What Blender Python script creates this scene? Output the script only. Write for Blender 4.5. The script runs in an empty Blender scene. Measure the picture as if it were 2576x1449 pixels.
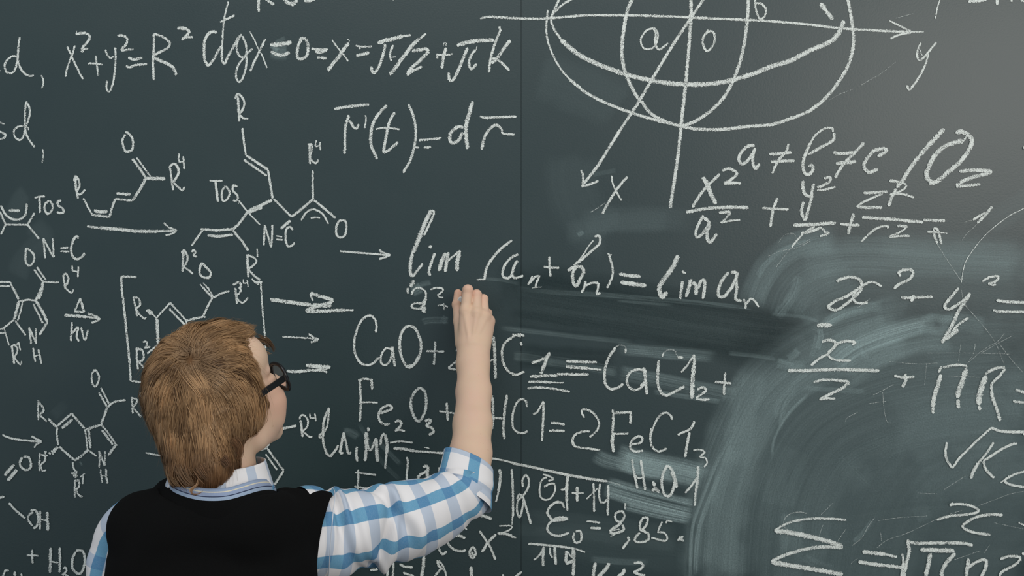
import bpy, math, random
import numpy as np

# ------------------------------------------------------------------ camera, light, exposure
D = 1.83            # camera to board
F = 2290.0          # focal length for a 2576 px wide frame
ZC = 1.73           # camera height
scene = bpy.context.scene
cam_data = bpy.data.cameras.new('camera')
cam_data.sensor_width = 36.0
cam_data.lens = 36.0 * F / 2576.0
cam_data.clip_start = 0.05
cam = bpy.data.objects.new('camera', cam_data)
scene.collection.objects.link(cam)
cam.location = (0, -D, ZC)
cam.rotation_euler = (math.pi / 2, 0, 0)
scene.camera = cam

world = bpy.data.worlds.new('room_light')
scene.world = world
world.use_nodes = True
wb = world.node_tree.nodes['Background']
wb.inputs[0].default_value = (0.80, 0.90, 1.0, 1)
wb.inputs[1].default_value = 0.47


def area(name, loc, target, sx, sy, power, color):
    d = bpy.data.lights.new(name, 'AREA')
    d.shape = 'RECTANGLE'; d.size = sx; d.size_y = sy; d.energy = power; d.color = color
    o = bpy.data.objects.new(name, d); scene.collection.objects.link(o)
    o.location = loc
    v = np.array(target) - np.array(loc)
    from mathutils import Vector
    o.rotation_euler = Vector(v).to_track_quat('-Z', 'Y').to_euler()
    return o


area('window_light', (3.1, -4.0, 3.0), (0.3, 0, 1.7), 2.6, 1.9, 84, (1.0, 0.94, 0.86))
area('ceiling_light', (-0.3, -2.2, 4.3), (-0.1, -0.2, 1.6), 3.0, 2.0, 44, (1.0, 0.98, 0.95))
scene.view_settings.view_transform = 'Standard'
scene.view_settings.look = 'None'
scene.view_settings.gamma = 1.0
scene.view_settings.exposure = 0.0
scene.view_settings.use_curve_mapping = False
scene.cycles.transparent_max_bounces = 32
scene.cycles.max_bounces = 6

rnd = random.Random(7)
rng = np.random.default_rng(7)


def P(px, py, d):
    """photo pixel at distance d in front of the board -> world point"""
    s = (D - d) / F
    return np.array([(px - 1288.0) * s, -d, ZC + (724.5 - py) * s])


# ------------------------------------------------------------------ helpers
def link(name, me, mats, parent=None, smooth=True):
    o = bpy.data.objects.new(name, me)
    scene.collection.objects.link(o)
    for m in (mats if isinstance(mats, (list, tuple)) else [mats]):
        me.materials.append(m)
    me.polygons.foreach_set('use_smooth', [bool(smooth)] * len(me.polygons))
    if parent is not None:
        o.parent = parent
        o.matrix_parent_inverse = parent.matrix_world.inverted()
    return o


def empty(name, loc, label, cat):
    o = bpy.data.objects.new(name, None)
    scene.collection.objects.link(o)
    o.location = loc
    bpy.context.view_layer.update()
    o['label'] = label
    o['category'] = cat
    return o


def mesh_from(name, v, f, mats, parent=None, uv=None, uv2=None, col=None, smooth=True):
    v = np.asarray(v, dtype=np.float32).reshape(-1, 3)
    f = np.asarray(f, dtype=np.int32)
    me = bpy.data.meshes.new(name)
    n = f.shape[1]
    me.vertices.add(len(v)); me.vertices.foreach_set('co', v.ravel())
    me.loops.add(f.size); me.loops.foreach_set('vertex_index', f.ravel())
    me.polygons.add(len(f))
    me.polygons.foreach_set('loop_start', np.arange(0, f.size, n, dtype=np.int32))
    me.update(calc_edges=True)
    me.validate()
    if uv is not None:
        l = me.uv_layers.new(name='uv'); l.data.foreach_set('uv', np.asarray(uv, np.float32)[f.ravel()].ravel())
    if uv2 is not None:
        l = me.uv_layers.new(name='uv2'); l.data.foreach_set('uv', np.asarray(uv2, np.float32)[f.ravel()].ravel())
    if col is not None:
        a = me.color_attributes.new('tint', 'FLOAT_COLOR', 'POINT')
        a.data.foreach_set('color', np.asarray(col, np.float32).ravel())
    return link(name, me, mats, parent, smooth)


def mat(name):
    m = bpy.data.materials.new(name); m.use_nodes = True
    nt = m.node_tree
    return m, nt, nt.nodes['Principled BSDF'], nt.nodes['Material Output']


def N(nt, t, **kw):
    n = nt.nodes.new(t)
    for k, v in kw.items():
        setattr(n, k, v)
    return n


def math_(nt, op, a, b=None, c=None, clamp=False):
    n = N(nt, 'ShaderNodeMath', operation=op); n.use_clamp = clamp
    for i, x in enumerate((a, b, c)):
        if x is None: continue
        if hasattr(x, 'links'): nt.links.new(x, n.inputs[i])
        else: n.inputs[i].default_value = x
    return n.outputs[0]


def mixc(nt, fac, a, b, mode='MIX'):
    n = N(nt, 'ShaderNodeMix', data_type='RGBA', blend_type=mode)
    for i, x in ((0, fac), (6, a), (7, b)):
        if hasattr(x, 'links'): nt.links.new(x, n.inputs[i])
        elif i == 0: n.inputs[0].default_value = x
        else: n.inputs[i].default_value = (*x, 1)
    return n.outputs[2]


def noise(nt, vec, scale, detail=2, rough=.5):
    n = N(nt, 'ShaderNodeTexNoise'); n.inputs['Scale'].default_value = scale
    n.inputs['Detail'].default_value = detail; n.inputs['Roughness'].default_value = rough
    if vec is not None: nt.links.new(vec, n.inputs['Vector'])
    return n.outputs[0]


def mrange(nt, x, a, b, c=0., d=1., smooth=False):
    n = N(nt, 'ShaderNodeMapRange')
    if smooth: n.interpolation_type = 'SMOOTHSTEP'
    nt.links.new(x, n.inputs[0])
    for i, v in zip((1, 2, 3, 4), (a, b, c, d)):
        if hasattr(v, 'links'): nt.links.new(v, n.inputs[i])
        else: n.inputs[i].default_value = v
    return n.outputs[0]


def bump(nt, h, strength, dist, bsdf):
    b = N(nt, 'ShaderNodeBump'); b.inputs['Strength'].default_value = strength
    b.inputs['Distance'].default_value = dist
    nt.links.new(h, b.inputs['Height']); nt.links.new(b.outputs[0], bsdf.inputs['Normal'])


# ------------------------------------------------------------------ materials
def board_material():
    m, nt, b, out = mat('board_paint')
    tc = N(nt, 'ShaderNodeTexCoord').outputs['Object']
    big = noise(nt, tc, 1.6, 3)
    mid = noise(nt, tc, 9, 4)
    c = mixc(nt, mrange(nt, big, .3, .7), (.0215, .042, .045), (.027, .048, .049))
    c = mixc(nt, mrange(nt, mid, .35, .75, 0, .28), c, (.036, .056, .057))
    nt.links.new(c, b.inputs['Base Color'])
    b.inputs['Roughness'].default_value = .38
    b.inputs['Specular IOR Level'].default_value = .5
    g = noise(nt, tc, 260, 2)
    bump(nt, g, .22, .0008, b)
    return m


def chalk_material(name, lo, hi, faint=1.0):
    m, nt, b, out = mat(name)
    tc = N(nt, 'ShaderNodeTexCoord').outputs['Object']
    b.inputs['Base Color'].default_value = (.80, .84, .79, 1)
    b.inputs['Roughness'].default_value = .95
    b.inputs['Specular IOR Level'].default_value = .1
    uv = N(nt, 'ShaderNodeUVMap', uv_map='uv').outputs[0]
    sp = N(nt, 'ShaderNodeSeparateXYZ'); nt.links.new(uv, sp.inputs[0])
    v = math_(nt, 'ABSOLUTE', math_(nt, 'SUBTRACT', math_(nt, 'MULTIPLY', sp.outputs[1], 2.0), 1.0))
    edge = math_(nt, 'POWER', v, 3.0)
    g = noise(nt, tc, 850, 2, .65)
    g2 = noise(nt, tc, 60, 2, .6)
    g = math_(nt, 'ADD', g, math_(nt, 'MULTIPLY', math_(nt, 'SUBTRACT', g2, .5), .25))
    th = math_(nt, 'ADD', lo, math_(nt, 'MULTIPLY', edge, hi))
    a = mrange(nt, math_(nt, 'SUBTRACT', g, th), -.03, .06, 0, faint)
    nt.links.new(a, b.inputs['Alpha'])
    return m


def smear_material(name='chalk_dust', color=(.54, .70, .69, 1)):
    m, nt, b, out = mat(name)
    b.inputs['Base Color'].default_value = color
    b.inputs['Roughness'].default_value = .95
    b.inputs['Specular IOR Level'].default_value = .1
    tc = N(nt, 'ShaderNodeTexCoord').outputs['Object']
    uv = N(nt, 'ShaderNodeUVMap', uv_map='uv').outputs[0]
    uv2 = N(nt, 'ShaderNodeUVMap', uv_map='uv2').outputs[0]
    at = N(nt, 'ShaderNodeAttribute', attribute_name='tint')
    sc = N(nt, 'ShaderNodeSeparateColor'); nt.links.new(at.outputs['Color'], sc.inputs[0])
    alpha, streak, seed = sc.outputs
    sp = N(nt, 'ShaderNodeSeparateXYZ'); nt.links.new(uv, sp.inputs[0])
    v = math_(nt, 'ABSOLUTE', math_(nt, 'SUBTRACT', math_(nt, 'MULTIPLY', sp.outputs[1], 2.0), 1.0))
    u = math_(nt, 'ABSOLUTE', math_(nt, 'SUBTRACT', math_(nt, 'MULTIPLY', sp.outputs[0], 2.0), 1.0))
    wob = noise(nt, tc, 14, 3)
    wob = math_(nt, 'MULTIPLY', math_(nt, 'SUBTRACT', wob, .5), .6)
    ef = mrange(nt, math_(nt, 'ADD', v, wob), 1.0, .45, 0, 1, True)
    ef = math_(nt, 'MULTIPLY', ef, mrange(nt, v, 1.0, .8, 0, 1, True))
    uf = mrange(nt, math_(nt, 'ADD', u, wob), 1.0, .72, 0, 1, True)
    uf = math_(nt, 'MULTIPLY', uf, mrange(nt, u, 1.0, .9, 0, 1, True))
    mp = N(nt, 'ShaderNodeMapping'); nt.links.new(uv2, mp.inputs[0])
    mp.inputs['Scale'].default_value = (1.6, 420, 1)
    mp2 = N(nt, 'ShaderNodeMapping'); nt.links.new(uv2, mp2.inputs[0])
    mp2.inputs['Scale'].default_value = (1.2, 60, 1)
    s1 = math_(nt, 'ADD', math_(nt, 'MULTIPLY', noise(nt, mp.outputs[0], 1.0, 4, .7), .6), math_(nt, 'MULTIPLY', noise(nt, mp2.outputs[0], 1.0, 3, .6), .4))
    st = mrange(nt, s1, .38, .64, 0, 1.8)
    st = mrange(nt, streak, 0, 1, 1.0, st)
    gr = mrange(nt, noise(nt, tc, 420, 2), .3, .7, .65, 1.3)
    a = math_(nt, 'MULTIPLY', math_(nt, 'MULTIPLY', ef, uf), math_(nt, 'MULTIPLY', alpha, st))
    a = math_(nt, 'MULTIPLY', a, gr, clamp=True)
    nt.links.new(a, b.inputs['Alpha'])
    return m


def skin_material():
    m, nt, b, out = mat('skin')
    tc = N(nt, 'ShaderNodeTexCoord').outputs['Object']
    c = mixc(nt, mrange(nt, noise(nt, tc, 22, 3), .35, .7), (.69, .49, .345), (.70, .465, .345))
    at = N(nt, 'ShaderNodeAttribute', attribute_name='tint')
    c = mixc(nt, 1.0, c, at.outputs['Color'], 'MULTIPLY')
    sp = noise(nt, tc, 150, 1)
    c = mixc(nt, mrange(nt, sp, .76, .82, 0, .5), c, (.38, .2, .12))
    nt.links.new(c, b.inputs['Base Color'])
    b.inputs['Roughness'].default_value = .55
    b.inputs['Specular IOR Level'].default_value = .3
    b.inputs['Subsurface Weight'].default_value = .15
    b.inputs['Subsurface Radius'].default_value = (.008, .003, .0015)
    b.inputs['Subsurface Scale'].default_value = 1.0
    bump(nt, noise(nt, tc, 500, 3), .12, .0006, b)
    return m


def plaid_material(name, pu=.046, pv=.057, wu=.40, wv=.34, off=(0, 0)):
    m, nt, b, out = mat(name)
    uv = N(nt, 'ShaderNodeUVMap', uv_map='uv').outputs[0]
    sp = N(nt, 'ShaderNodeSeparateXYZ'); nt.links.new(uv, sp.inputs[0])

    def band(x, p, w, o):
        fr = math_(nt, 'FRACT', math_(nt, 'DIVIDE', math_(nt, 'ADD', x, o + 10 * p), p))
        t = math_(nt, 'ABSOLUTE', math_(nt, 'SUBTRACT', fr, .5))
        return mrange(nt, t, w / 2 + .008, w / 2 - .008)
    A = band(sp.outputs[0], pu, wu, off[0]); B = band(sp.outputs[1], pv, wv, off[1])
    c = mixc(nt, A, (.80, .77, .76), (.80 * .60, .77 * .70, .76 * .83))
    B2 = mixc(nt, B, (1, 1, 1), (.15, .42, .64))
    c = mixc(nt, 1.0, c, B2, 'MULTIPLY')
    mp = N(nt, 'ShaderNodeMapping'); nt.links.new(uv, mp.inputs[0]); mp.inputs['Scale'].default_value = (1600, 260, 1)
    weave = noise(nt, mp.outputs[0], 1.0, 2)
    c = mixc(nt, mrange(nt, weave, .3, .8, 0, .16), c, (.62, .68, .74))
    nt.links.new(c, b.inputs['Base Color'])
    b.inputs['Roughness'].default_value = .85
    b.inputs['Specular IOR Level'].default_value = .2
    bump(nt, weave, .1, .0005, b)
    return m


def plain(name, color, rough=.6, spec=.5, nscale=None, nstr=.2, metal=0):
    m, nt, b, out = mat(name)
    b.inputs['Base Color'].default_value = (*color, 1)
    b.inputs['Roughness'].default_value = rough
    b.inputs['Specular IOR Level'].default_value = spec
    b.inputs['Metallic'].default_value = metal
    tc = N(nt, 'ShaderNodeTexCoord').outputs['Object']
    if nscale:
        h = noise(nt, tc, nscale, 3)
        nt.links.new(mixc(nt, mrange(nt, h, .3, .7), color, tuple(x * .75 for x in color)), b.inputs['Base Color'])
        bump(nt, h, nstr, .001, b)
    return m


def hair_material():
    m, nt, b, out = mat('hair_strands')
    at = N(nt, 'ShaderNodeAttribute', attribute_name='tint')
    nt.links.new(at.outputs['Color'], b.inputs['Base Color'])
    b.inputs['Roughness'].default_value = .36
    b.inputs['Specular IOR Level'].default_value = .5
    b.inputs['Specular Tint'].default_value = (1, .88, .7, 1)
    tr = N(nt, 'ShaderNodeBsdfTranslucent'); nt.links.new(at.outputs['Color'], tr.inputs[0])
    mx = N(nt, 'ShaderNodeMixShader'); mx.inputs[0].default_value = .35
    nt.links.new(b.outputs[0], mx.inputs[1]); nt.links.new(tr.outputs[0], mx.inputs[2]); nt.links.new(mx.outputs[0], out.inputs[0])
    return m


def trim_material():
    m, nt, b, out = mat('knit_trim')
    uv = N(nt, 'ShaderNodeUVMap', uv_map='uv').outputs[0]
    sp = N(nt, 'ShaderNodeSeparateXYZ'); nt.links.new(uv, sp.inputs[0])
    r = N(nt, 'ShaderNodeValToRGB'); nt.links.new(sp.outputs[1], r.inputs[0])
    r.color_ramp.interpolation = 'CONSTANT'
    e = r.color_ramp.elements
    stops = [(0, (.30, .38, .52)), (.24, (.72, .66, .50)), (.33, (.30, .37, .52)), (.62, (.012, .022, .06)), (.70, (.36, .46, .60))]
    e[0].position = 0; e[0].color = (*stops[0][1], 1)
    e[1].position = stops[1][0]; e[1].color = (*stops[1][1], 1)
    for p, c in stops[2:]:
        k = e.new(p); k.color = (*c, 1)
    w = N(nt, 'ShaderNodeTexWave'); w.inputs['Scale'].default_value = 260
    nt.links.new(uv, w.inputs[0])
    nt.links.new(mixc(nt, mrange(nt, w.outputs['Fac'], 0, 1, 0, .25), r.outputs[0], (.1, .12, .2)), b.inputs['Base Color'])
    b.inputs['Roughness'].default_value = .9
    bump(nt, w.outputs['Fac'], .3, .0006, b)
    return m


def lens_material():
    m, nt, b, out = mat('lens_glass')
    b.inputs['Base Color'].default_value = (.95, .97, .97, 1)
    b.inputs['Roughness'].default_value = .02
    b.inputs['Alpha'].default_value = .16
    return m


M_board = board_material()
M_chalk = chalk_material('chalk_mark', .41, .12)
M_faint = chalk_material('faint_chalk_mark', .50, .1, .55)
M_smear = smear_material()
M_wiped = smear_material('wiped_board', (.010, .026, .027, 1))
M_skin = skin_material()
M_plaid = plaid_material('plaid_cotton', off=(.0, .0095))
M_plaid_collar = plaid_material('plaid_collar_cotton', pu=.052, pv=.06, wu=.34, wv=.13, off=(.0, .028))
M_vest = plain('black_knit', (.0035, .0035, .0035), .95, .12, 700, .3)
M_wall = plain('wall_paint', (.55, .55, .52), .9, .3, 40, .1)
M_floor = plain('floor_vinyl', (.11, .095, .08), .5, .4, 12, .05)
M_trousers = plain('dark_trouser_cloth', (.03, .035, .05), .9, .2, 600, .2)
M_shoe = plain('shoe_leather', (.02, .015, .012), .4, .5, 200, .1)
M_hair = hair_material()
M_hairbase = plain('hair_underlayer', (.20, .105, .048), .8, .2, 300, .3)
M_trim = trim_material()
M_lens = lens_material()
M_frame = plain('black_acetate', (.004, .004, .005), .25, .5)
M_stick = plain('chalk_stick_white', (.86, .86, .83), .9, .1, 300, .1)
M_eye = plain('eye_white', (.8, .78, .75), .3, .5)
M_thread = plain('seam_thread', (.62, .66, .72), .9, .1)

# ------------------------------------------------------------------ room and board
def box(name, lo, hi, m, parent=None):
    x0, y0, z0 = lo; x1, y1, z1 = hi
    v = [(x0, y0, z0), (x1, y0, z0), (x1, y1, z0), (x0, y1, z0), (x0, y0, z1), (x1, y0, z1), (x1, y1, z1), (x0, y1, z1)]
    f = [(0, 3, 2, 1), (4, 5, 6, 7), (0, 1, 5, 4), (1, 2, 6, 5), (2, 3, 7, 6), (3, 0, 4, 7)]
    return mesh_from(name, v, f, m, parent, smooth=False)


w = box('wall_back', (-3.2, .034, 0), (3.2, .15, 3.4), M_wall); w['kind'] = 'structure'
fl = box('floor', (-3.2, -4.2, -.1), (3.2, .15, 0), M_floor); fl['kind'] = 'structure'

board = empty('chalkboard', (0, .015, .85), 'wide dark green chalkboard on the wall covered in handwritten formulas', 'chalkboard')
SEAM = P(1311, 0, 0)[0]
for a, b_ in ((-1.9, SEAM - .0004), (SEAM + .0004, 1.9)):
    box('board_panel', (a, 0, .80), (b_, .018, 2.75), M_board, board)
box('backing_sheet', (-1.9, .018, .80), (1.9, .03, 2.75), M_frame, board)


def resample(pts, step):
    pts = np.asarray(pts, float)
    seg = np.linalg.norm(np.diff(pts, axis=0), axis=1)
    s = np.concatenate([[0], np.cumsum(seg)])
    n = max(3, int(s[-1] / step) + 1)
    t = np.linspace(0, s[-1], n)
    return np.stack([np.interp(t, s, pts[:, i]) for i in range(pts.shape[1])], 1)


def catmull(pts, k=8):
    pts = np.asarray(pts, float)
    if len(pts) < 3: return pts
    q = np.vstack([2 * pts[0] - pts[1], pts, 2 * pts[-1] - pts[-2]])
    out = []
    t = np.linspace(0, 1, k, endpoint=False)[:, None]
    for i in range(1, len(q) - 2):
        p0, p1, p2, p3 = q[i - 1:i + 3]
        out.append(.5 * ((2 * p1) + (-p0 + p2) * t + (2 * p0 - 5 * p1 + 4 * p2 - p3) * t ** 2 + (-p0 + 3 * p1 - 3 * p2 + p3) * t ** 3))
    out.append(pts[-1:])
    return np.vstack(out)


def ribbon(pts, width, y, jitter=.12, cap=True, cross=2):
    """flat band on the board; pts in photo px; returns verts, faces, uv(0..1), uv2(metres)"""
    n = len(pts)
    t = np.gradient(pts, axis=0); t /= np.linalg.norm(t, axis=1)[:, None] + 1e-9
    nor = np.stack([-t[:, 1], t[:, 0]], 1)
    j1 = 1 + jitter * rng.standard_normal(n); j2 = 1 + jitter * rng.standard_normal(n)
    wv = np.full(n, width * .5)
    if cap:
        s = np.linspace(0, 1, n) * n
        e = np.minimum(s, n - s) + .8
        wv = wv * np.sqrt(np.clip(e / max(1.2, width * .35), .12, 1))
    sc = D / F
    length = np.concatenate([[0], np.cumsum(np.linalg.norm(np.diff(pts, axis=0), axis=1))]) * sc
    V, UV, UV2 = [], [], []
    for c in range(cross + 1):
        a = c / cross * 2 - 1
        p = pts + nor * (a * wv * (j1 if a < 0 else j2))[:, None]
        V.append(np.stack([(p[:, 0] - 1288) * sc, np.full(n, y), ZC + (724.5 - p[:, 1]) * sc], 1))
        UV.append(np.stack([np.linspace(0, 1, n), np.full(n, c / cross)], 1))
        UV2.append(np.stack([length, np.full(n, c / cross * width * sc)], 1))
    V = np.stack(V, 1).reshape(-1, 3); UV = np.stack(UV, 1).reshape(-1, 2); UV2 = np.stack(UV2, 1).reshape(-1, 2)
    c1 = cross + 1
    i = np.arange(n - 1)[:, None] * c1 + np.arange(cross)[None, :]
    f = np.stack([i, i + 1, i + c1 + 1, i + c1], -1).reshape(-1, 4)
    return V, f, UV, UV2


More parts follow.
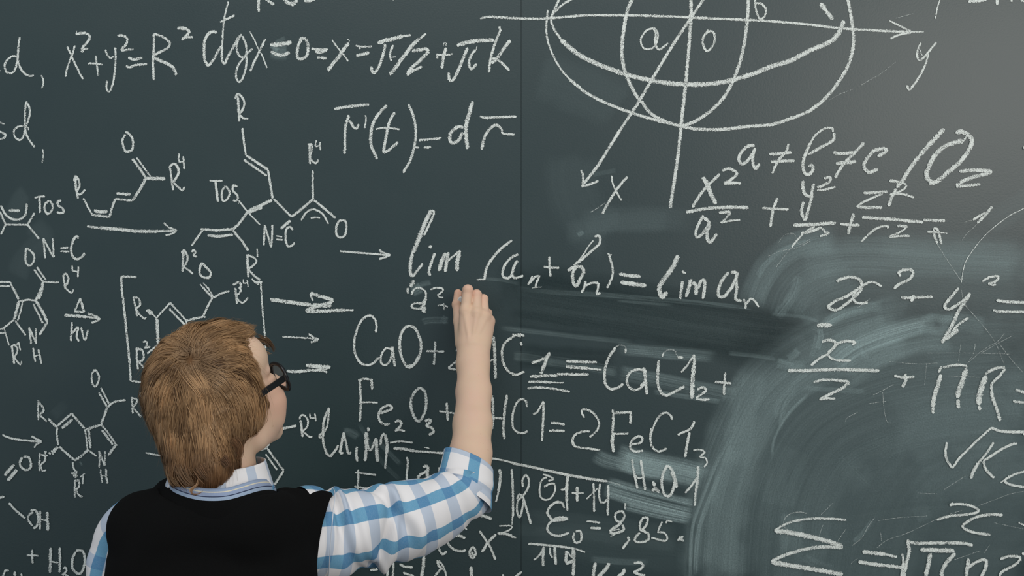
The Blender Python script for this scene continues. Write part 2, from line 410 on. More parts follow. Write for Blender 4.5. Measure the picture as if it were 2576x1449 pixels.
def parse(text):
    groups, order = {}, []
    ox = oy = 0; cur = None
    for ln in text.strip().splitlines():
        ln = ln.strip()
        if not ln: continue
        if ln[0] == '@':
            ox, oy = map(float, ln[1:].split())
        elif ln[0] == '#':
            name, lab = ln[1:].split('|')
            if lab.startswith('left fused'):
                name, lab = 'chalk_structure', 'chalk fused ring with O, R4 and N H at the left edge'
            cur = (name.strip('+'), lab)
            if cur not in groups: groups[cur] = []; order.append(cur)
        else:
            a, *pp = ln.split()
            poly = a[0] == 'p'; a = a.strip('p')
            faint = a[-1] == 'f'; a = a.strip('f')
            pts = np.array([[float(q) for q in p.split(',')] for p in pp]) / 4.0 + (ox, oy)
            groups[cur].append((float(a) / 4.0, poly, faint, pts))
    return [(k, groups[k]) for k in order]
STROKES = """
@0 0
#chalk_formula|white chalk letter d and comma at the upper left edge
22 175,572 130,565 80,600 50,650 60,715 110,738 150,705 175,620 185,500 198,378 185,500 183,600 205,680 250,740 300,765 342,757
16 415,755 435,800 438,850 420,890
14 0,712 6,712
#chalk_formula|white chalk s d and comma at the left edge
16 -60,1275 -20,1235 15,1237 45,1248
22 -50,1290 0,1325 45,1345 58,1362 30,1392 -20,1405
20 250,1272 190,1272 145,1310 142,1360 175,1400 212,1408 240,1360 262,1270 290,1200 303,1120 290,1060 265,1030 255,1100 252,1200 255,1290 275,1370 310,1430 350,1480
12 262,1270 285,1285 290,1310
14 430,1500 438,1560 425,1640
#chalk_formula|white chalk x squared plus y squared equals R squared
20 678,470 720,560 770,670 810,750 840,795
20 755,460 735,530 700,620 675,700 662,775
10 775,308 765,348
26 765,345 830,332 885,345 905,375 880,425 840,470 820,505
22 818,508 830,520 850,495 890,490
20 888,640 960,640 1036,652
20 962,562 975,640 990,762
20 1062,500 1080,550 1110,582 1150,570
20 1160,478 1165,600 1155,730 1135,850 1100,922 1075,890 1078,812
26 1182,360 1240,360 1280,390 1275,440 1235,485 1220,510
22 1220,510 1255,505 1300,500 1345,497
28 1292,580 1340,600 1390,592 1438,580
26 1268,665 1310,678 1370,655 1480,648
24 1550,340 1548,500 1540,620 1550,808
26 1550,342 1620,362 1680,400 1712,440 1680,490 1600,530 1545,560
32 1550,580 1620,615 1700,650 1750,690 1776,755
36 1785,283 1840,285 1885,290
30 1885,290 1905,325 1870,365 1830,400
26 1830,405 1870,378 1940,375
#chalk_formula|white chalk cotangent equation along the top
30 2185,335 2150,318 2100,340 2065,400 2055,500 2062,600 2095,668
26 2095,668 2150,600 2205,500 2225,470 2235,500 2235,600 2262,640 2300,560 2390,400 2420,360
18 2298,18 2270,130 2250,250 2240,400 2232,540
22 2215,222 2290,190 2362,155
22 2430,345 2400,400 2382,480 2400,550 2440,578 2480,545 2475,450 2440,365
22 2480,540 2480,650 2450,770 2410,825 2378,780 2385,690 2430,610 2490,540 2540,490
14 2515,320 2560,400 2600,490 2640,560 2688,685
24 2672,390 2620,500 2560,620 2520,720
@644 0
44 145,450 220,450 290,440 360,425
34 150,520 200,545 270,555 340,530
30 435,400 480,385 515,420 525,490 510,560 460,595 420,580 415,520 430,450 460,395
26 560,490 640,500 725,498
34 600,518 650,525 718,500
30 615,580 650,580 710,590
16 765,402 830,490 880,550 930,618
36 935,430 880,500 820,590 760,660 725,715
10 920,395 940,410 935,430
20 1005,460 1060,470 1168,470
22 1030,460 1050,495
34 1010,560 1060,550 1140,532
40 1225,435 1300,410 1400,385 1480,365
24 1480,365 1560,355
30 1300,440 1285,530 1250,640 1200,730 1170,720 1160,670
24 1380,455 1350,540 1360,615
14 1355,580 1408,572
36 1345,755 1420,660 1500,550 1580,450 1650,390
22 1650,390 1712,338
34 1570,515 1650,500 1715,495 1725,530 1660,600 1560,690 1520,750
28 1520,755 1580,715 1670,670
22 1812,552 1900,555 1982,545
22 1820,590 1830,555
32 1915,480 1890,560 1870,690
9 1885,465 1890,438 1915,438 1912,465
40 2020,455 2120,430 2220,412 2340,405 2390,408
30 2130,480 2080,600 2030,720 1980,810 1945,800 1938,730
28 2210,500 2160,570 2145,650 2170,695 2220,645
10 2225,465 2215,500
26 2447,265 2455,310 2420,400 2385,500 2355,620 2345,730
34 2560,405 2500,480 2430,580 2370,640
26 2375,590 2430,600 2490,650 2550,712
#chalk_formula|white chalk letters cut off by the top edge left of centre
28 22,-120 28,0 25,60 30,118
28 60,-60 110,0 185,50
40 290,-20 310,20 360,42 400,20 420,-30
30 490,-10 510,12 560,5 610,-20
16 1375,0 1395,-4
#chalk_formula|white chalk r prime of t equals d r over d t
30 790,1098 900,1078 1040,1062 1140,1052
28 935,1160 905,1260 895,1360 895,1480 890,1550
26 935,1215 960,1240 980,1280 1010,1290 1035,1250
18 1100,1158 1108,1210 1090,1290
32 1318,1060 1240,1140 1185,1230 1160,1320 1155,1400 1165,1480 1220,1600
28 1395,1130 1340,1240 1310,1380 1290,1480 1290,1535 1350,1500 1430,1430
20 1205,1300 1300,1285 1445,1302
26 1535,1048 1580,1160 1605,1280 1605,1400 1580,1530 1540,1640 1480,1738
24 1640,1412 1720,1405 1865,1390
26 1690,1490 1760,1478
20 1580,1478 1640,1488
40 2180,1020 2150,1130 2115,1260 2115,1380 2130,1500
34 2090,1280 2030,1280 1965,1330 1950,1400 1980,1440 2040,1410 2080,1330
26 2255,1170 2300,1185 2450,1180 2620,1172
30 2270,1505 2300,1380 2360,1290 2420,1258 2470,1300
22 2470,1300 2490,1345 2600,1355
@1288 0
#chalk_diagram|white chalk ellipsoid drawing with three axes and letters a b o
26 -320,190 -250,172 -120,176 0,182 150,190 330,188 500,175 700,158 1000,155 1300,158 1600,168 1800,178 2200,195 2600,215 3000,250 3300,285 3700,310 4000,325
16 4000,325 4142,320
20 3790,208 3900,262 4010,315
22 3805,390 3900,350 4010,330
24 605,-10 520,40 455,95 410,140 395,180
24 480,-20 440,70 405,150 392,200 420,290 490,395
46 490,395 640,530 850,640 1100,735 1350,800 1600,840 1800,852 2000,845 2200,810 2420,745 2620,665 2800,610 3000,510 3200,420 3280,340 3340,210
20 358,100 352,190 345,260 352,380 400,530 480,680 580,800
30 580,800 750,935 950,1040 1200,1135 1450,1210 1700,1265
34 1700,1270 1850,1298 2050,1305 2250,1290 2400,1270 2600,1255 2800,1195 3000,1110 3180,960 3320,770 3400,610 3435,430 3425,270 3395,80 3370,-30
36 1215,-20 1160,110 1130,260 1108,430 1110,600 1150,760 1230,930 1290,1010
34 1290,1010 1400,1145 1550,1225 1700,1265 1850,1215 2000,1115 2130,980 2230,800 2300,600 2345,380 2370,150 2378,-20
34 1800,-20 1800,160 1785,400 1755,750 1735,950 1700,1265 1685,1440 1650,1700 1590,2095
30 1935,-20 1800,180 1620,450 1420,780 1285,1010 1200,1140 1080,1320 950,1530 840,1700 720,1850
24 695,1710 715,1780 710,1880
24 700,1880 800,1850 870,1820
20 1420,285 1350,310 1295,400 1320,480 1380,495 1440,460 1465,380 1460,320 1420,275
22 1420,285 1445,340 1440,430 1480,500 1570,435
18 1975,300 1905,400
22 2000,310 1940,350 1918,430 1960,515 2020,460 2040,380 2025,330 2005,310
22 2445,-20 2448,60 2465,140 2500,190 2545,160 2550,90 2510,40 2455,35
56 3100,35 3160,110
40 3160,110 3225,200
@1932 0
#chalk_letter|white chalk letter y at the tip of the long arrow
22 1535,432 1505,500 1500,560 1520,610 1575,570 1640,490 1690,425
12 1520,490 1550,565
22 1612,545 1590,620 1550,720 1490,820 1425,905
26 1425,905 1405,895 1400,860
#chalk_formula|white chalk writing cut off at the upper right corner
34 2010,15 2130,8 2200,-10
30 2300,-20 2305,50
26 2445,-10 2450,20
34 2540,0 2580,10
14 1730,-10 1700,90 1680,190
@0 362
#chalk_structure|chalk hydrocarbon chain between R and R4 with an O on top
24 1265,-95 1235,-40 1245,30 1270,78 1325,65 1342,10 1335,-50 1300,-100 1265,-120
p26 1335,150 1400,240 1470,340
p18 1378,140 1450,240 1518,330
p34 1470,345 1665,352
p30 1470,345 1410,460 1335,570
p24 1335,570 1160,555
28 1175,498 1240,505 1318,508
p24 1160,550 1100,740
p24 1100,735 925,715
p20 930,715 840,545
34 950,670 1010,685 1085,680
26 765,325 765,420 785,550
22 745,375 765,325 800,380 800,430 770,485
20 770,485 810,510 860,460
p22 1712,240 1745,465
26 1700,240 1750,200 1790,235 1800,290 1770,350 1745,385
22 1750,390 1830,465 1860,435
18 1803,100 1800,175 1845,180
p22 1845,125 1855,255
#chalk_arrow|long white chalk arrow right of the letters N C on the left
22 880,830 1000,845
34 1000,845 1200,860 1400,880 1600,880
24 1600,880 1775,870
18 1650,795 1700,840 1775,870 1730,905 1668,918
#chalk_structure|chalk ring fragment with Tos and N C labels at the left edge
p22 0,680 60,812
24 10,620 60,710 120,755 190,760 250,725 268,660 272,600
p30 90,670 205,672
p20 60,812 280,815
p22 60,812 10,912
p22 280,812 350,695
p22 280,815 395,955
20 350,545 400,530 455,530
p24 400,530 405,695
22 495,572 455,610 452,660 485,705 530,660 530,610 500,572
24 620,570 585,580 590,620 635,650 640,690 600,695 575,685
p20 437,950 458,1150
p20 437,950 540,1140
p22 535,950 542,1140
20 610,1050 690,1045
18 610,1080 700,1085
26 790,955 775,930 740,970 718,1060 735,1130 775,1160 830,1135 850,1095
#chalk_structure|chalk fused ring with O, R4 and N H at the left edge
22 265,1050 258,1150 270,1205 305,1225 345,1170 340,1110 300,1070 265,1050
p20 345,1265 435,1385
p20 372,1240 465,1370
p20 435,1388 595,1395
p28 435,1390 420,1500 390,1560
p22 640,1330 660,1460
22 630,1335 665,1305 690,1350 680,1400 650,1440
18 655,1445 720,1500 745,1465
16 730,1222 735,1275 785,1285
p18 792,1238 787,1340
p20 0,1390 105,1390
p18 -20,1428 105,1432
p22 105,1390 135,1460 190,1555
#chalk_structure|large chalk ring structure with R, Tos and R4 labels in the upper left
@0 0
p26 2395,970 2410,1225
24 2370,995 2388,950 2425,965 2460,1030 2440,1110 2405,1150
20 2410,1150 2450,1190 2500,1195
@0 362
p22 2440,-160 2455,-20 2475,115
p26 2475,115 2700,260
p24 2455,160 2685,320
@644 362
p24 122,260 145,400 170,550
p34 165,565 -80,680
p22 180,555 360,735
p28 360,735 480,640 570,560
p22 575,560 572,420 572,270
p24 585,565 800,745
20 455,770 500,700 560,660 630,675 690,730 730,805
16 550,748 600,740 645,745
p30 350,770 250,855
22 375,865 340,835 305,870 300,960 320,1025 360,1025 390,995
p22 90,820 80,1020
p20 90,820 155,1040
p22 168,815 157,1035
16 205,925 265,935
18 205,962 270,966
24 870,768 830,785 808,850 815,920 855,942 895,920 912,850 905,785 870,768
p26 540,0 545,205
20 520,5 560,10 560,80 535,140
20 540,145 600,195 630,160
16 608,-35 600,25 655,10
p18 645,-15 650,65
@0 362
20 2110,372 2240,372
p26 2170,372 2195,585
22 2270,425 2240,470 2235,550 2260,578 2300,540 2310,480 2275,425
22 2390,430 2350,420 2345,470 2390,520 2385,570 2345,570
6 2400,590 2402,605
p18 2405,570 2495,690
p32 2495,690 2640,640
p16 2500,695 2620,815
p26 2490,690 2420,790 2350,860
p26 2020,858 2180,870 2365,855
28 2090,918 2200,930 2345,915
p22 2040,870 1930,1025
p26 2345,870 2430,970 2500,1075
24 1850,1075 1845,1150 1840,1285
22 1828,1100 1855,1070 1890,1140 1870,1210 1845,1245
20 1850,1240 1900,1270 1945,1310
20 1935,1090 1950,1065 1970,1090 1950,1125 1985,1135
p28 2490,1115 2500,1340
22 2490,1115 2560,1150 2580,1190 2500,1265
p22 2500,1265 2575,1340 2620,1370
p16 2590,1055 2592,1140
#chalk_arrow|short white chalk arrow left of the word lim
@644 362
20 845,1080 1100,1100 1345,1120
22 1240,1065 1290,1100 1345,1120 1240,1160
#chalk_formula|white chalk limit equation lim of a n plus b n equals lim a n
24 1770,665 1790,700 1740,820 1690,920
42 1765,665 1700,800 1640,950 1600,1050 1575,1100
34 1575,1100 1555,1200 1555,1300 1580,1335
26 1580,1335 1620,1280 1680,1205
40 1755,1020 1757,1050
28 1800,1100 1760,1210 1740,1290 1755,1325
40 1910,1095 1870,1180 1840,1280
36 1935,1090 1920,1180 1905,1290
22 1940,1170 2010,1110 2050,1080 2045,1130
40 2050,1100 2025,1190 2025,1280
28 2576,970 2470,1050 2380,1150 2320,1250 2300,1365
14 2220,1365 2310,1365
26 2640,1110 2560,1150 2500,1230 2480,1310 2500,1345 2560,1335 2610,1200 2625,1180 2590,1250 2580,1320 2610,1350 2690,1325
@1288 362
16 205,1330 160,1420
22 170,1410 230,1340 275,1330 250,1390 235,1440
8 200,1450 300,1438
24 375,1135 378,1240 388,1335
24 318,1237 400,1245 475,1247
26 830,930 880,930 880,1000 820,1060 740,1130 680,1180 630,1210
16 820,970 770,1030 720,1110 660,1190 620,1220
34 560,1275 640,1235 700,1245 720,1290 680,1370 645,1430 615,1390 610,1300 640,1240
16 960,1100 990,1120 1000,1110
24 975,1120 1000,1200 1015,1290 995,1370 955,1450
26 740,1380 720,1460 700,1500
24 740,1430 800,1400 860,1400 865,1450 850,1510 890,1500
36 1078,1310 1180,1325 1295,1335
42 1090,1390 1200,1408 1350,1425
46 1670,1120 1620,1230 1560,1320 1500,1400 1480,1470 1510,1540 1560,1490
24 1710,1280 1745,1305
30 1715,1380 1700,1480 1690,1560
36 1800,1360 1780,1440 1750,1540
36 1810,1400 1850,1420 1850,1520
34 1870,1460 1900,1380 1935,1375 1935,1450 1920,1560
34 2180,1290 2120,1360 2080,1450 2080,1530 2140,1530 2210,1440 2250,1360 2260,1300 2200,1290
30 2250,1330 2260,1450 2250,1560 2310,1580
22 2330,1560 2350,1620 2345,1660
22 2350,1620 2400,1560 2440,1580 2480,1640
#chalk_letter|white chalk letter x below the slanted arrow
20 1000,320 1020,420 1100,572
26 1160,330 1060,450 970,590 908,705
#chalk_formula|white chalk inequality a not b not c and ellipsoid equation
32 2440,20 2380,20 2310,80 2280,150 2310,205 2370,170 2430,80 2445,40
32 2430,60 2420,180 2450,250 2490,200
30 2090,305 1990,400 1900,500 1815,640
44 1915,335 1960,400 2000,500 2050,605
30 2115,270 2180,250 2250,280 2250,320 2180,375 2130,395
30 2130,400 2210,395 2300,395
34 1750,690 1900,660 2100,640 2380,640
30 2080,695 2180,685 2185,720
18 2185,690 2160,740 2100,795
20 2100,795 2190,775 2295,767
30 1925,720 1880,800 1850,880 1860,940 1920,900 1970,820 1985,790
34 1930,740 1985,800 1960,890 1970,970 2000,985 2060,905
@1932 362
26 -60,645 70,655 205,660
30 95,545 50,660 20,835
32 10,105 100,100 235,85
30 25,180 130,175 270,170
26 205,0 180,80 100,170 40,300
32 430,-20 380,90 350,190 360,280 400,310 445,270 445,220 405,225
30 660,-110 655,-40 540,30 400,110
22 420,0 470,-80 560,-150 640,-160 650,-120
32 650,85 740,100 860,85
30 965,-10 850,110 760,200 700,290 675,345
36 680,200 780,190 885,180
36 1100,130 1190,70 1160,50 1060,75 980,170 965,230 1010,285 1105,255
30 1215,375 1270,375 1330,395
36 355,370 345,430 370,505 420,530
32 460,400 440,480 430,560 400,670 370,765 335,680 355,580
28 560,350 620,335 620,375 550,420 490,440
24 490,465 570,460 675,432
36 250,820 400,815 680,795
30 540,840 430,880 330,900
20 470,835 380,880 300,960 235,1040
22 545,850 570,885 610,900 520,930
34 860,700 830,800 805,910
28 720,805 810,815 920,818
30 955,495 1090,490 1200,480
24 1150,500 1060,540 950,590 890,635
32 890,635 1000,640 1145,640
44 1770,-150 1700,-80 1600,30 1520,120
40 1520,120 1430,240 1350,370 1290,440
34 1290,450 1240,540 1210,630
22 1290,395 1370,400 1380,440 1300,490 1220,510
24 1220,508 1350,505 1465,540
32 945,740 1100,750 1300,765 1560,790
28 1560,765 1650,770 1780,775
22 1205,850 1190,825 1090,850 1000,920 935,985
28 1295,825 1400,830
18 1400,830 1340,880 1215,935
22 1215,938 1310,928 1420,925
24 1600,885 1700,890
12 1700,890 1800,900
26 1700,1000 1670,920 1665,860 1700,860 1725,930 1740,1010
#chalk_formula|large white chalk circle O and z cut by the slanted stroke
44 1960,-30 1880,-15 1770,30 1680,110 1620,220 1590,320 1640,385 1700,375 1800,290 1920,190 2000,90 2045,0 2040,-60 1960,-120 1880,-115
20 2000,-80 1940,0
36 1920,278 2080,265 2250,275
38 2250,285 2120,320 1990,360 1890,420
28 1890,430 2000,420 2135,405
30 2250,630 2180,720 2100,800
24 2060,765 2180,690
8f 2100,810 2000,900 1950,970
8f 1970,790 2060,765
8 2570,650 2400,740 2200,900 2080,1040 1980,1200 1940,1400
9f 1700,1010 1800,1170 1900,1320 1935,1370
7f 230,1040 170,1120 80,1240
7f 0,1130 120,1080 300,1040 420,980
6f 100,1000 160,920 260,905 310,1010 420,960
@0 724
#chalk_structure+|left fused ring
p24 135,0 190,115
p28 420,0 365,125
20 200,135 280,122 365,130
p30 195,130 170,230 145,315
p16 230,145 210,240 180,335
p30 365,130 430,240 480,345
p20 335,160 435,355
p26 480,345 400,475
p20 145,320 40,405
p18 0,415 45,410
p18 0,455 50,455
p16 45,410 95,580
p20 155,330 262,478
p20 295,400 318,565
p20 295,400 368,560
p18 362,408 368,565
p20 335,605 358,745
p22 390,620 420,765
14 340,690 395,675
p22 125,595 145,765
20 110,600 145,575 178,610 170,660 140,695
18 145,700 205,772 222,738
p16 170,570 190,548 210,630
#chalk_structure|chalk delta over an arrow with h nu below, at the left
p18 810,108 755,238
p26 810,108 850,245
p20 748,238 855,243
30 650,275 760,283 880,292
24 880,292 1000,310
22 885,255 1005,308 925,355
22 730,345 722,440 718,535
22 722,465 760,420 790,400 775,480 795,540
20 820,400 835,460 860,525 892,420
#chalk_bracket|tall white chalk bracket left of the ring, half hidden by the hair
@0 362
p24 1220,1335 1375,1340
p24 1220,1335 1230,1448
@0 724
p24 1228,0 1255,240 1280,480 1305,720 1318,935
p20 1318,935 1455,955
@644 724
@0 362
22 2640,1390 2620,1390 2560,1390
@644 724
p18 50,-60 70,250 90,460 98,610
16 -40,-90 -10,-60 30,-30
#chalk_structure|chalk ring inside the bracket with R, O and R4, partly behind the hair
@0 362
24 2035,1195 2015,1240 2015,1310 2060,1345 2110,1340 2120,1290 2070,1235 2035,1195
p14 2015,1410 2060,1460
p14 2045,1395 2100,1460
24 2345,1420 2400,1395 2430,1420 2410,1460
14 2450,1360 2455,1400 2495,1395
p14 2490,1370 2500,1440
@0 724
p22 2040,-10 2140,100
p16 2090,-10 2150,95
p22 2150,100 2220,60 2310,30
p22 2140,100 2090,190 2045,290
p20 2070,300 2040,280
p26 2045,292 1960,310 1880,330
p20 1715,150 1880,330
p22 1705,210 1870,380
p18 1715,150 1580,300
p18 1880,330 1880,390
p34 1580,310 1590,430 1595,565
p20 1595,570 1485,660
40 1480,220 1540,265
p18 1540,265 1580,305
22 2370,0 2385,160
20 2420,-10 2420,40 2380,90 2440,150 2500,100
p22 1345,90 1365,180 1385,285
22 1345,95 1400,110 1412,170 1370,215
20 1375,220 1420,280 1455,310 1475,295
20 1440,545 1475,540 1480,580 1460,605 1515,590
p22 1380,600 1380,700 1392,820
22 1375,610 1430,625 1450,680 1440,725 1395,745
20 1400,745 1440,790 1485,830
#chalk_structure|chalk fused ring with O, R, R4 and N H at the lower left
20 958,820 930,870 930,950 962,995 990,950 1000,890 975,840 958,820
p22 1000,1055 1080,1195
p20 1018,1005 1100,1165
22 1080,1205 1150,1150 1270,1128
p26 1080,1205 1055,1280 1020,1375
p26 1020,1375 870,1425
p20 1020,1375 1085,1448 1180,1590
p24 720,1260 855,1415
p24 720,1265 580,1390
p30 735,1320 625,1415
p26 490,1315 575,1405
p18 388,1150 390,1330
22 385,1150 430,1190 440,1240 400,1275
18 400,1275 440,1310 475,1345
8 380,1135 400,1140
p22 1330,1095 1335,1180 1340,1265
20 1335,1110 1380,1120 1370,1170 1340,1200
20 1340,1200 1380,1250 1425,1300
18 1415,1050 1420,1090 1470,1105
#chalk_arrow|scribbled white chalk arrow right of the bracket, the upper one
@644 724
38 145,118 350,145 560,175
42 560,175 760,180
36 545,55 650,85 780,125
20 545,60 575,130
36 780,130 720,160 620,185 500,230
38 500,235 650,235 800,228 900,225
20 900,225 985,225
#chalk_arrow|thin white chalk arrow in front of the face
18 270,492 400,500 540,505
20 540,505 625,520
22 530,462 580,500 630,520 550,550
#chalk_arrow|scribbled white chalk arrow right of the glasses
32 310,840 450,840 560,828
26 560,828 650,830 720,850
42 515,775 600,790 750,800
30 515,765 520,795
24 750,805 640,818
#chalk_formula|white chalk number two squared being written beside the hand
20 1565,70 1590,20 1640,0 1700,30 1710,90 1680,150
28 1710,90 1700,150 1660,205
22 1690,160 1610,155 1565,180 1590,205 1660,210 1690,200
46 1690,190 1695,255
18 1755,20 1810,0 1870,5 1880,30 1840,65 1825,75
16 1825,75 1850,95 1885,98
18 1830,180 1870,170 1930,192
16 1890,155 1895,225
24 1525,0 1530,60
@644 362
40 1590,1370 1555,1440
#chalk_formula|white chalk equation calcium oxide plus two H C l
@644 724
24 1205,450 1215,380 1190,310 1150,278 1080,310 1030,390 995,500 990,600 1010,690 1060,760 1130,778 1190,750 1240,700
22 1370,620 1310,610 1265,670 1260,750 1300,775 1345,740 1370,660 1365,590
26 1375,590 1385,690 1400,790
28 1545,380 1490,410 1455,490 1448,600 1470,710 1520,790 1570,790 1630,720 1660,620 1650,510 1600,410 1545,380
20 1530,780 1590,770 1630,690
22 1715,635 1800,638 1895,642
24 1805,540 1800,650 1790,775
20 2030,600 2015,640
20 2060,700 1990,760 1935,805
22 1935,808 1990,820 2060,830
p22 2180,500 2185,860
32 2390,490 2400,600 2405,760 2410,915
20 2335,745 2390,720
26 2700,480 2640,470 2576,500 2500,560 2475,640 2490,760 2540,840 2600,870
@1288 724
26 0,875 60,870 125,840
22 0,470 40,475 90,490
24 85,545 100,580
28 380,650 340,700 240,745 195,755
34 375,655 330,760 290,870
30 180,890 270,890 350,882 455,885
26 545,738 650,742 855,748
34 540,790 650,800 770,810
20 770,810 900,825
28 450,868 600,870 770,872
26 165,945 300,945 400,952
14 400,952 520,955
24 155,1010 250,1000 400,1012 580,1045
#chalk_formula|white chalk word Ca C l two plus, crossed by eraser streaks
28 1040,600 980,690 940,790 930,890 945,980 1000,1020 1060,1005 1120,970
22 1145,610 1140,660
14f 1040,600 1080,578 1125,582 1145,610
14f 1525,650 1570,625 1630,630 1665,695
26 1330,830 1260,820 1190,850 1155,910 1165,980 1220,1025 1290,1010 1345,930
22 1340,940 1290,990
34 1325,800 1340,900 1345,980 1355,1070
32 1350,850 1325,820
20 1525,650 1510,690
30 1475,730 1465,850 1465,960 1500,1055 1560,1080 1640,1040 1735,990
28 1665,700 1720,700
44 1830,770 1815,950 1808,1115
32 1825,670 1835,770
20 1820,690 1760,780 1700,850
24 1860,1025 1920,1000 1950,1030 1920,1060 1850,1105
24 1850,1115 1920,1125 1985,1120
26 2040,945 2130,955 2205,960
26 2145,850 2135,950 2130,1075
#chalk_formula|white chalk equation F e two O three plus H C l equals two F e C l three
@644 724
26 1045,915 1050,1040 1055,1160 1045,1345
22 1030,930 1090,915 1175,925
28 1165,930 1170,1025
18 1045,1155 1130,1150 1225,1155
26 1250,1260 1330,1235 1370,1210 1340,1182 1270,1210 1235,1280 1250,1340 1300,1375 1350,1365
26 1400,1350 1440,1335 1465,1365 1440,1405 1400,1440
20 1400,1440 1440,1430 1500,1440
28 1650,1000 1590,1060 1560,1140 1570,1240 1610,1325 1650,1335 1695,1260 1715,1150 1700,1050 1650,1000
28 1700,1340 1745,1325 1760,1345 1715,1385 1770,1410 1785,1450 1740,1480
20 1845,1240 1940,1255 2030,1265
26 1920,1155 1925,1250 1930,1335
26 2378,1080 2385,1200 2385,1320 2378,1420
28 2525,1075 2505,1200 2495,1330 2490,1440 2500,1520
22 2370,1305 2500,1315
@1288 724
22 150,1195 140,1140 90,1120 40,1170 5,1290 10,1400 50,1448 110,1460 160,1440
20 210,1275 260,1240 315,1140
24 318,1145 315,1260 310,1400 300,1540
26 390,1358 460,1362 530,1375
26 370,1438 450,1435 530,1440
22 728,1305 700,1250 720,1222 790,1240 850,1300 875,1370 850,1440 780,1500
26 1015,1225 1018,1330 1010,1450 1000,1560
26 1018,1260 1100,1255 1200,1250
28 1195,1250 1190,1365
22 1610,1325 1590,1280 1540,1255 1480,1290 1420,1400 1390,1500
26 1835,1340 1800,1410 1740,1448
#chalk_formula|large white chalk x squared plus y squared at the right
@1932 362
30 685,1385 760,1350 850,1340 920,1370 945,1420
@1932 724
30 945,0 900,60 800,150 680,225 590,190
30 950,-30 890,20 780,90 680,130 590,195
24 945,-20 1040,-60 1140,-15
26 880,40 850,90 880,145 940,155 1000,145
@1932 362
30 1300,1310 1340,1275 1420,1265 1455,1295 1420,1360 1300,1420 1265,1460
30 1310,1315 1335,1325
@1932 724
30 1335,100 1450,98 1650,92
34 1465,70 1440,140
30 1915,0 1850,80 1790,150 1775,200 1820,215 1900,170 1970,120 2030,50
36 2030,60 1960,160 1900,260 1850,370 1800,460 1745,555
26 2010,300 1900,380 1850,440
46 1910,420 1840,470 1770,520
@1932 362
24 2150,1385 2230,1340 2310,1335 2290,1380 2210,1410
20 2210,1410 2250,1420 2290,1415
@1932 724
30 2290,125 2400,140 2580,150
26 2260,225 2330,238 2580,242
#chalk_formula|white chalk fraction x over z plus pi R below the eraser arc
46 490,375 630,375
22 630,378 640,370
30 540,545 600,525 670,545 660,600 600,650
28 660,590 720,550 800,535 870,545 845,575
26 680,570 600,660 500,720 430,780
24 595,670 640,715 720,730 830,730
34 195,832 400,832 600,822 750,820 950,828 1115,835
26 455,950 520,930 630,925 740,935 815,945
30 815,950 740,1010 620,1070 520,1120
22 515,1125 590,1112 675,1115
26 1265,885 1350,900 1470,895
34 1375,865 1380,930 1350,1000
44 1735,870 1700,990 1665,1110 1655,1200
30 1655,1200 1655,1265
30 1745,790 1710,850
26 1755,800 1850,780 1930,775 2000,790
52 1990,810 1960,910 1920,1020 1900,1110
36 1905,1120 1910,1210
58 2190,880 2150,990 2120,1090 2115,1180
34 2120,1190 2130,1230
30 2180,870 2230,835 2300,805 2380,800
28 2380,810 2330,880 2250,960 2240,1030
34 2240,1030 2260,1120 2300,1230 2330,1340
30 2485,1020 2530,1040 2590,1055
24 2460,1140 2580,1155
@0 1087
#chalk_arrow|white chalk arrow at the left edge below the letters R1 and H
22 30,25 100,55 200,75 300,85
24 300,85 420,95
20 320,40 370,65 420,95 370,120 350,155
#chalk_structure|chalk fused ring with O, R, R4 and N H at the lower left
22 580,-50 575,20 590,130
p18 860,-30 885,175
p26 895,-30 915,160
p24 1030,-20 1140,125
p24 600,145 750,280
26 750,285 820,240 890,175
p18 885,175 975,240
p26 1170,125 1095,235
18 1000,185 1005,270 1002,355
p20 1005,195 1055,335
p18 1060,190 1058,335
18 1015,375 1020,440 1035,505
22 1070,370 1072,440 1085,515
14 1020,440 1080,435
p30 590,150 540,185
24 540,170 560,205
20 525,180 540,225
20 495,205 515,220
20 405,205 400,300 402,390
22 410,225 455,240 455,290 410,330
18 410,330 430,385 470,380
14 450,195 470,195 460,220 485,240
20 735,300 750,370 775,400 745,430 775,455
26 720,415 780,410
28 750,410 780,450
20 760,480 755,580 762,655
22 750,490 800,490 795,550 765,575
20 765,575 800,635 838,648
p22 840,430 838,520
14 810,450 858,415
#chalk_formula|white chalk double bond and O at the lower left edge
24 230,250 205,300 215,345 260,378 310,360 315,300 290,250 240,245
26 225,260 210,300
34 150,325 100,380 50,435
36 175,375 130,430 85,485
#chalk_formula|white chalk letters O H with a bond line at the lower left
26 -20,660 50,648
24 95,710 170,790 260,865
22 340,800 300,830 290,880 330,940
24 310,785 360,785 385,830 390,900 370,950 340,960
p22 410,790 408,975
30 480,800 485,900 485,990
20 410,875 480,885
#chalk_formula|white chalk plus H two O at the lower left
p22 330,1180 332,1320
p20 275,1235 395,1240
30 515,1160 512,1280 508,1415
26 605,1160 608,1280 605,1410
18 520,1300 590,1310
20 640,1370 665,1360 675,1385 660,1410 630,1435
20 635,1435 665,1430 695,1450
26 770,1190 830,1190 855,1240 855,1330 820,1415 770,1410 735,1360 735,1270 770,1200
#chalk_formula|white chalk letters C H cut off at the bottom left corner
22 95,1390 60,1390 40,1440 20,1500
28 155,1400 155,1470
20 220,1420 225,1470
#chalk_line|short white chalk line behind the nape hair
20 1470,205 1540,220 1620,235
#chalk_structure|chalk ring with R4 in front of the neck, partly behind the person
@644 724
26 200,1440 300,1410 410,1385
20 440,1325 450,1290 480,1280 520,1320 520,1390 470,1445
26 450,1330 460,1400 470,1500
16 545,1265 550,1305 590,1310
18 595,1265 605,1340
@644 1087
20 470,-10 540,45 570,45
p24 190,0 110,155
